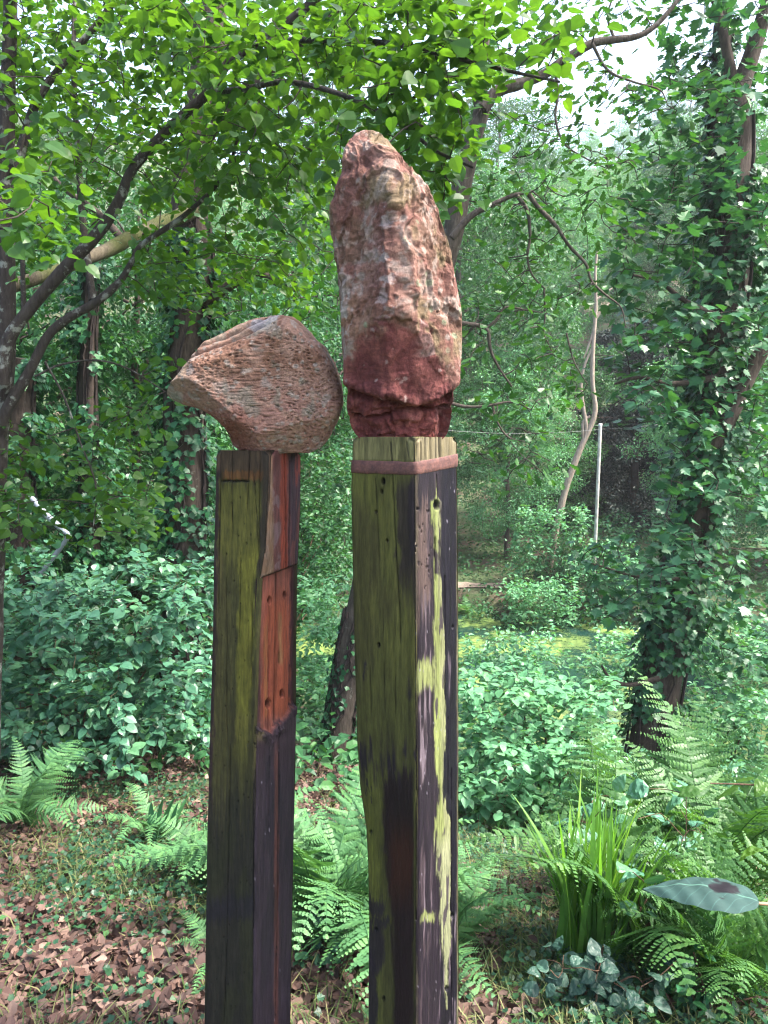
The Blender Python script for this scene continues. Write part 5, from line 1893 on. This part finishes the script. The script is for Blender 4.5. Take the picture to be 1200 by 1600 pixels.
p = scatter(38000, -2.1, 1.7, 1.3, 6.0, lambda x, y: np.clip(sstep(.40, .6, patch(x, y, 1.3, 305)) + .15 + .5 * sstep(.0, .4, x), 0, 1))
n = len(p)
mb = MB()
a = rng.uniform(0, 6.28, n)
ln = rng.uniform(.05, .14, n)
for k in range(1):
    d = np.stack([np.cos(a) * .6, np.sin(a) * .6, rng.uniform(.4, 1.2, n)], -1)
    d = nrm(d)
    s = np.stack([-np.sin(a), np.cos(a), 0 * a], -1) * .0028
    tip = p + d * ln[:, None] + np.stack([np.cos(a), np.sin(a), -.6 + 0 * a], -1) * (ln * .3)[:, None]
    mid = p + d * (ln * .6)[:, None]
    V = np.stack([p - s, p + s, mid + s * .8, mid - s * .8, tip], 1).reshape(-1, 3)
    b = np.arange(n)[:, None] * 5
    tt = np.clip(rng.normal(.5, .3, n), 0, 1)
    mb.add(V, b + np.array([[0, 1, 2, 3]]), tt)
    mb.f.append(b + np.array([[3, 2, 4]])); mb.t.append(tt)
tag(mb.build('grass', LEAF['grass']), 'sparse green and straw coloured grass', 'grass', kind='stuff')

# fallen sticks
for i, (px, py, d, L, a) in enumerate(((60, 1, 2.6, .5, .3), (250, 1, 2.9, .35, -.4), (150, 1, 2.1, .4, 1.0), (520, 1, 2.2, .45, -.9), (820, 1, 2.6, .4, .5), (40, 1, 3.5, .6, 0.1))):
    x0 = P(px, 900, d)[0]
    t_ = np.linspace(-.5, .5, 9)
    X_, Y_ = x0 + t_ * L * math.cos(a), d + t_ * L * math.sin(a)
    q_ = np.stack([X_, Y_, Hv(X_, Y_) + .03 + .01 * np.sin(t_ * 9 + i)], -1)
    mb = MB(); tube(mb, q_, np.linspace(.006, .003, 9), 6, lump=.3)
    tag(mb.build('fallen_stick', BARK['brown'], smooth=True), 'thin dead stick lying in the leaf litter near the posts', 'stick', 'fallen sticks on the woodland floor')

# undergrowth carpeting the slopes and the far bank
p1 = np.stack([rng.uniform(-9, 11, 30000), rng.uniform(4.6, 12, 30000)], -1)
p2 = np.stack([rng.uniform(-14, 16, 42000), 15.2 + 16 * rng.uniform(0, 1, 42000) ** 1.5], -1)
pp = np.concatenate([p1, p2])
z = Hv(pp[:, 0], pp[:, 1])
onpath = (np.abs(pp[:, 1] - (17.7 + .3 * np.sin(pp[:, 0] * .6 + 1))) < .3) & (pp[:, 0] > 1.7) & (pp[:, 0] < 3.5)
keep = (z > WATER_Z + .02) & ~onpath
pp, z = pp[keep], z[keep]
n = len(pp)
p = np.stack([pp[:, 0], pp[:, 1], z + rng.uniform(.02, .38, n) * (.3 + patch(pp[:, 0], pp[:, 1], .8, 12))], -1)
mb = MB()
a = rng.uniform(0, 6.28, n)
leaves(mb, p, np.stack([np.cos(a), np.sin(a), rng.normal(-.1, .3, n)], -1), np.array([0, -.15, 1.0]) + rng.normal(0, .4, (n, 3)), rng.uniform(.06, .13, n), T_MID, np.clip(rng.normal(.5, .25, n), 0, 1))
tag(mb.build('undergrowth', LEAF['wood']), 'leafy undergrowth carpeting the banks around the pond', 'undergrowth', kind='stuff')

# ------------------------------------------------------------------ haze
HAZE = 0.0010
if HAZE > 0:
    mb = MB()
    c = np.array([[x, y, z] for x in (-158, 158) for y in (-58, 218) for z in (-8, 62)], float)
    mb.add(c, np.array([[0, 1, 3, 2], [4, 6, 7, 5], [0, 4, 5, 1], [2, 3, 7, 6], [0, 2, 6, 4], [1, 5, 7, 3]]))
    m = bpy.data.materials.new('haze_air')
    m.use_nodes = True
    t = m.node_tree
    t.nodes.remove(t.nodes['Principled BSDF'])
    pv = N(t, 'ShaderNodeVolumePrincipled')
    pv.inputs['Color'].default_value = (.92, .96, 1, 1)
    pv.inputs['Density'].default_value = HAZE
    pv.inputs['Anisotropy'].default_value = 0.3
    t.links.new(pv.outputs[0], t.nodes['Material Output'].inputs['Volume'])
    tag(mb.build('haze', m), 'thin pale haze in the valley air', kind='stuff')
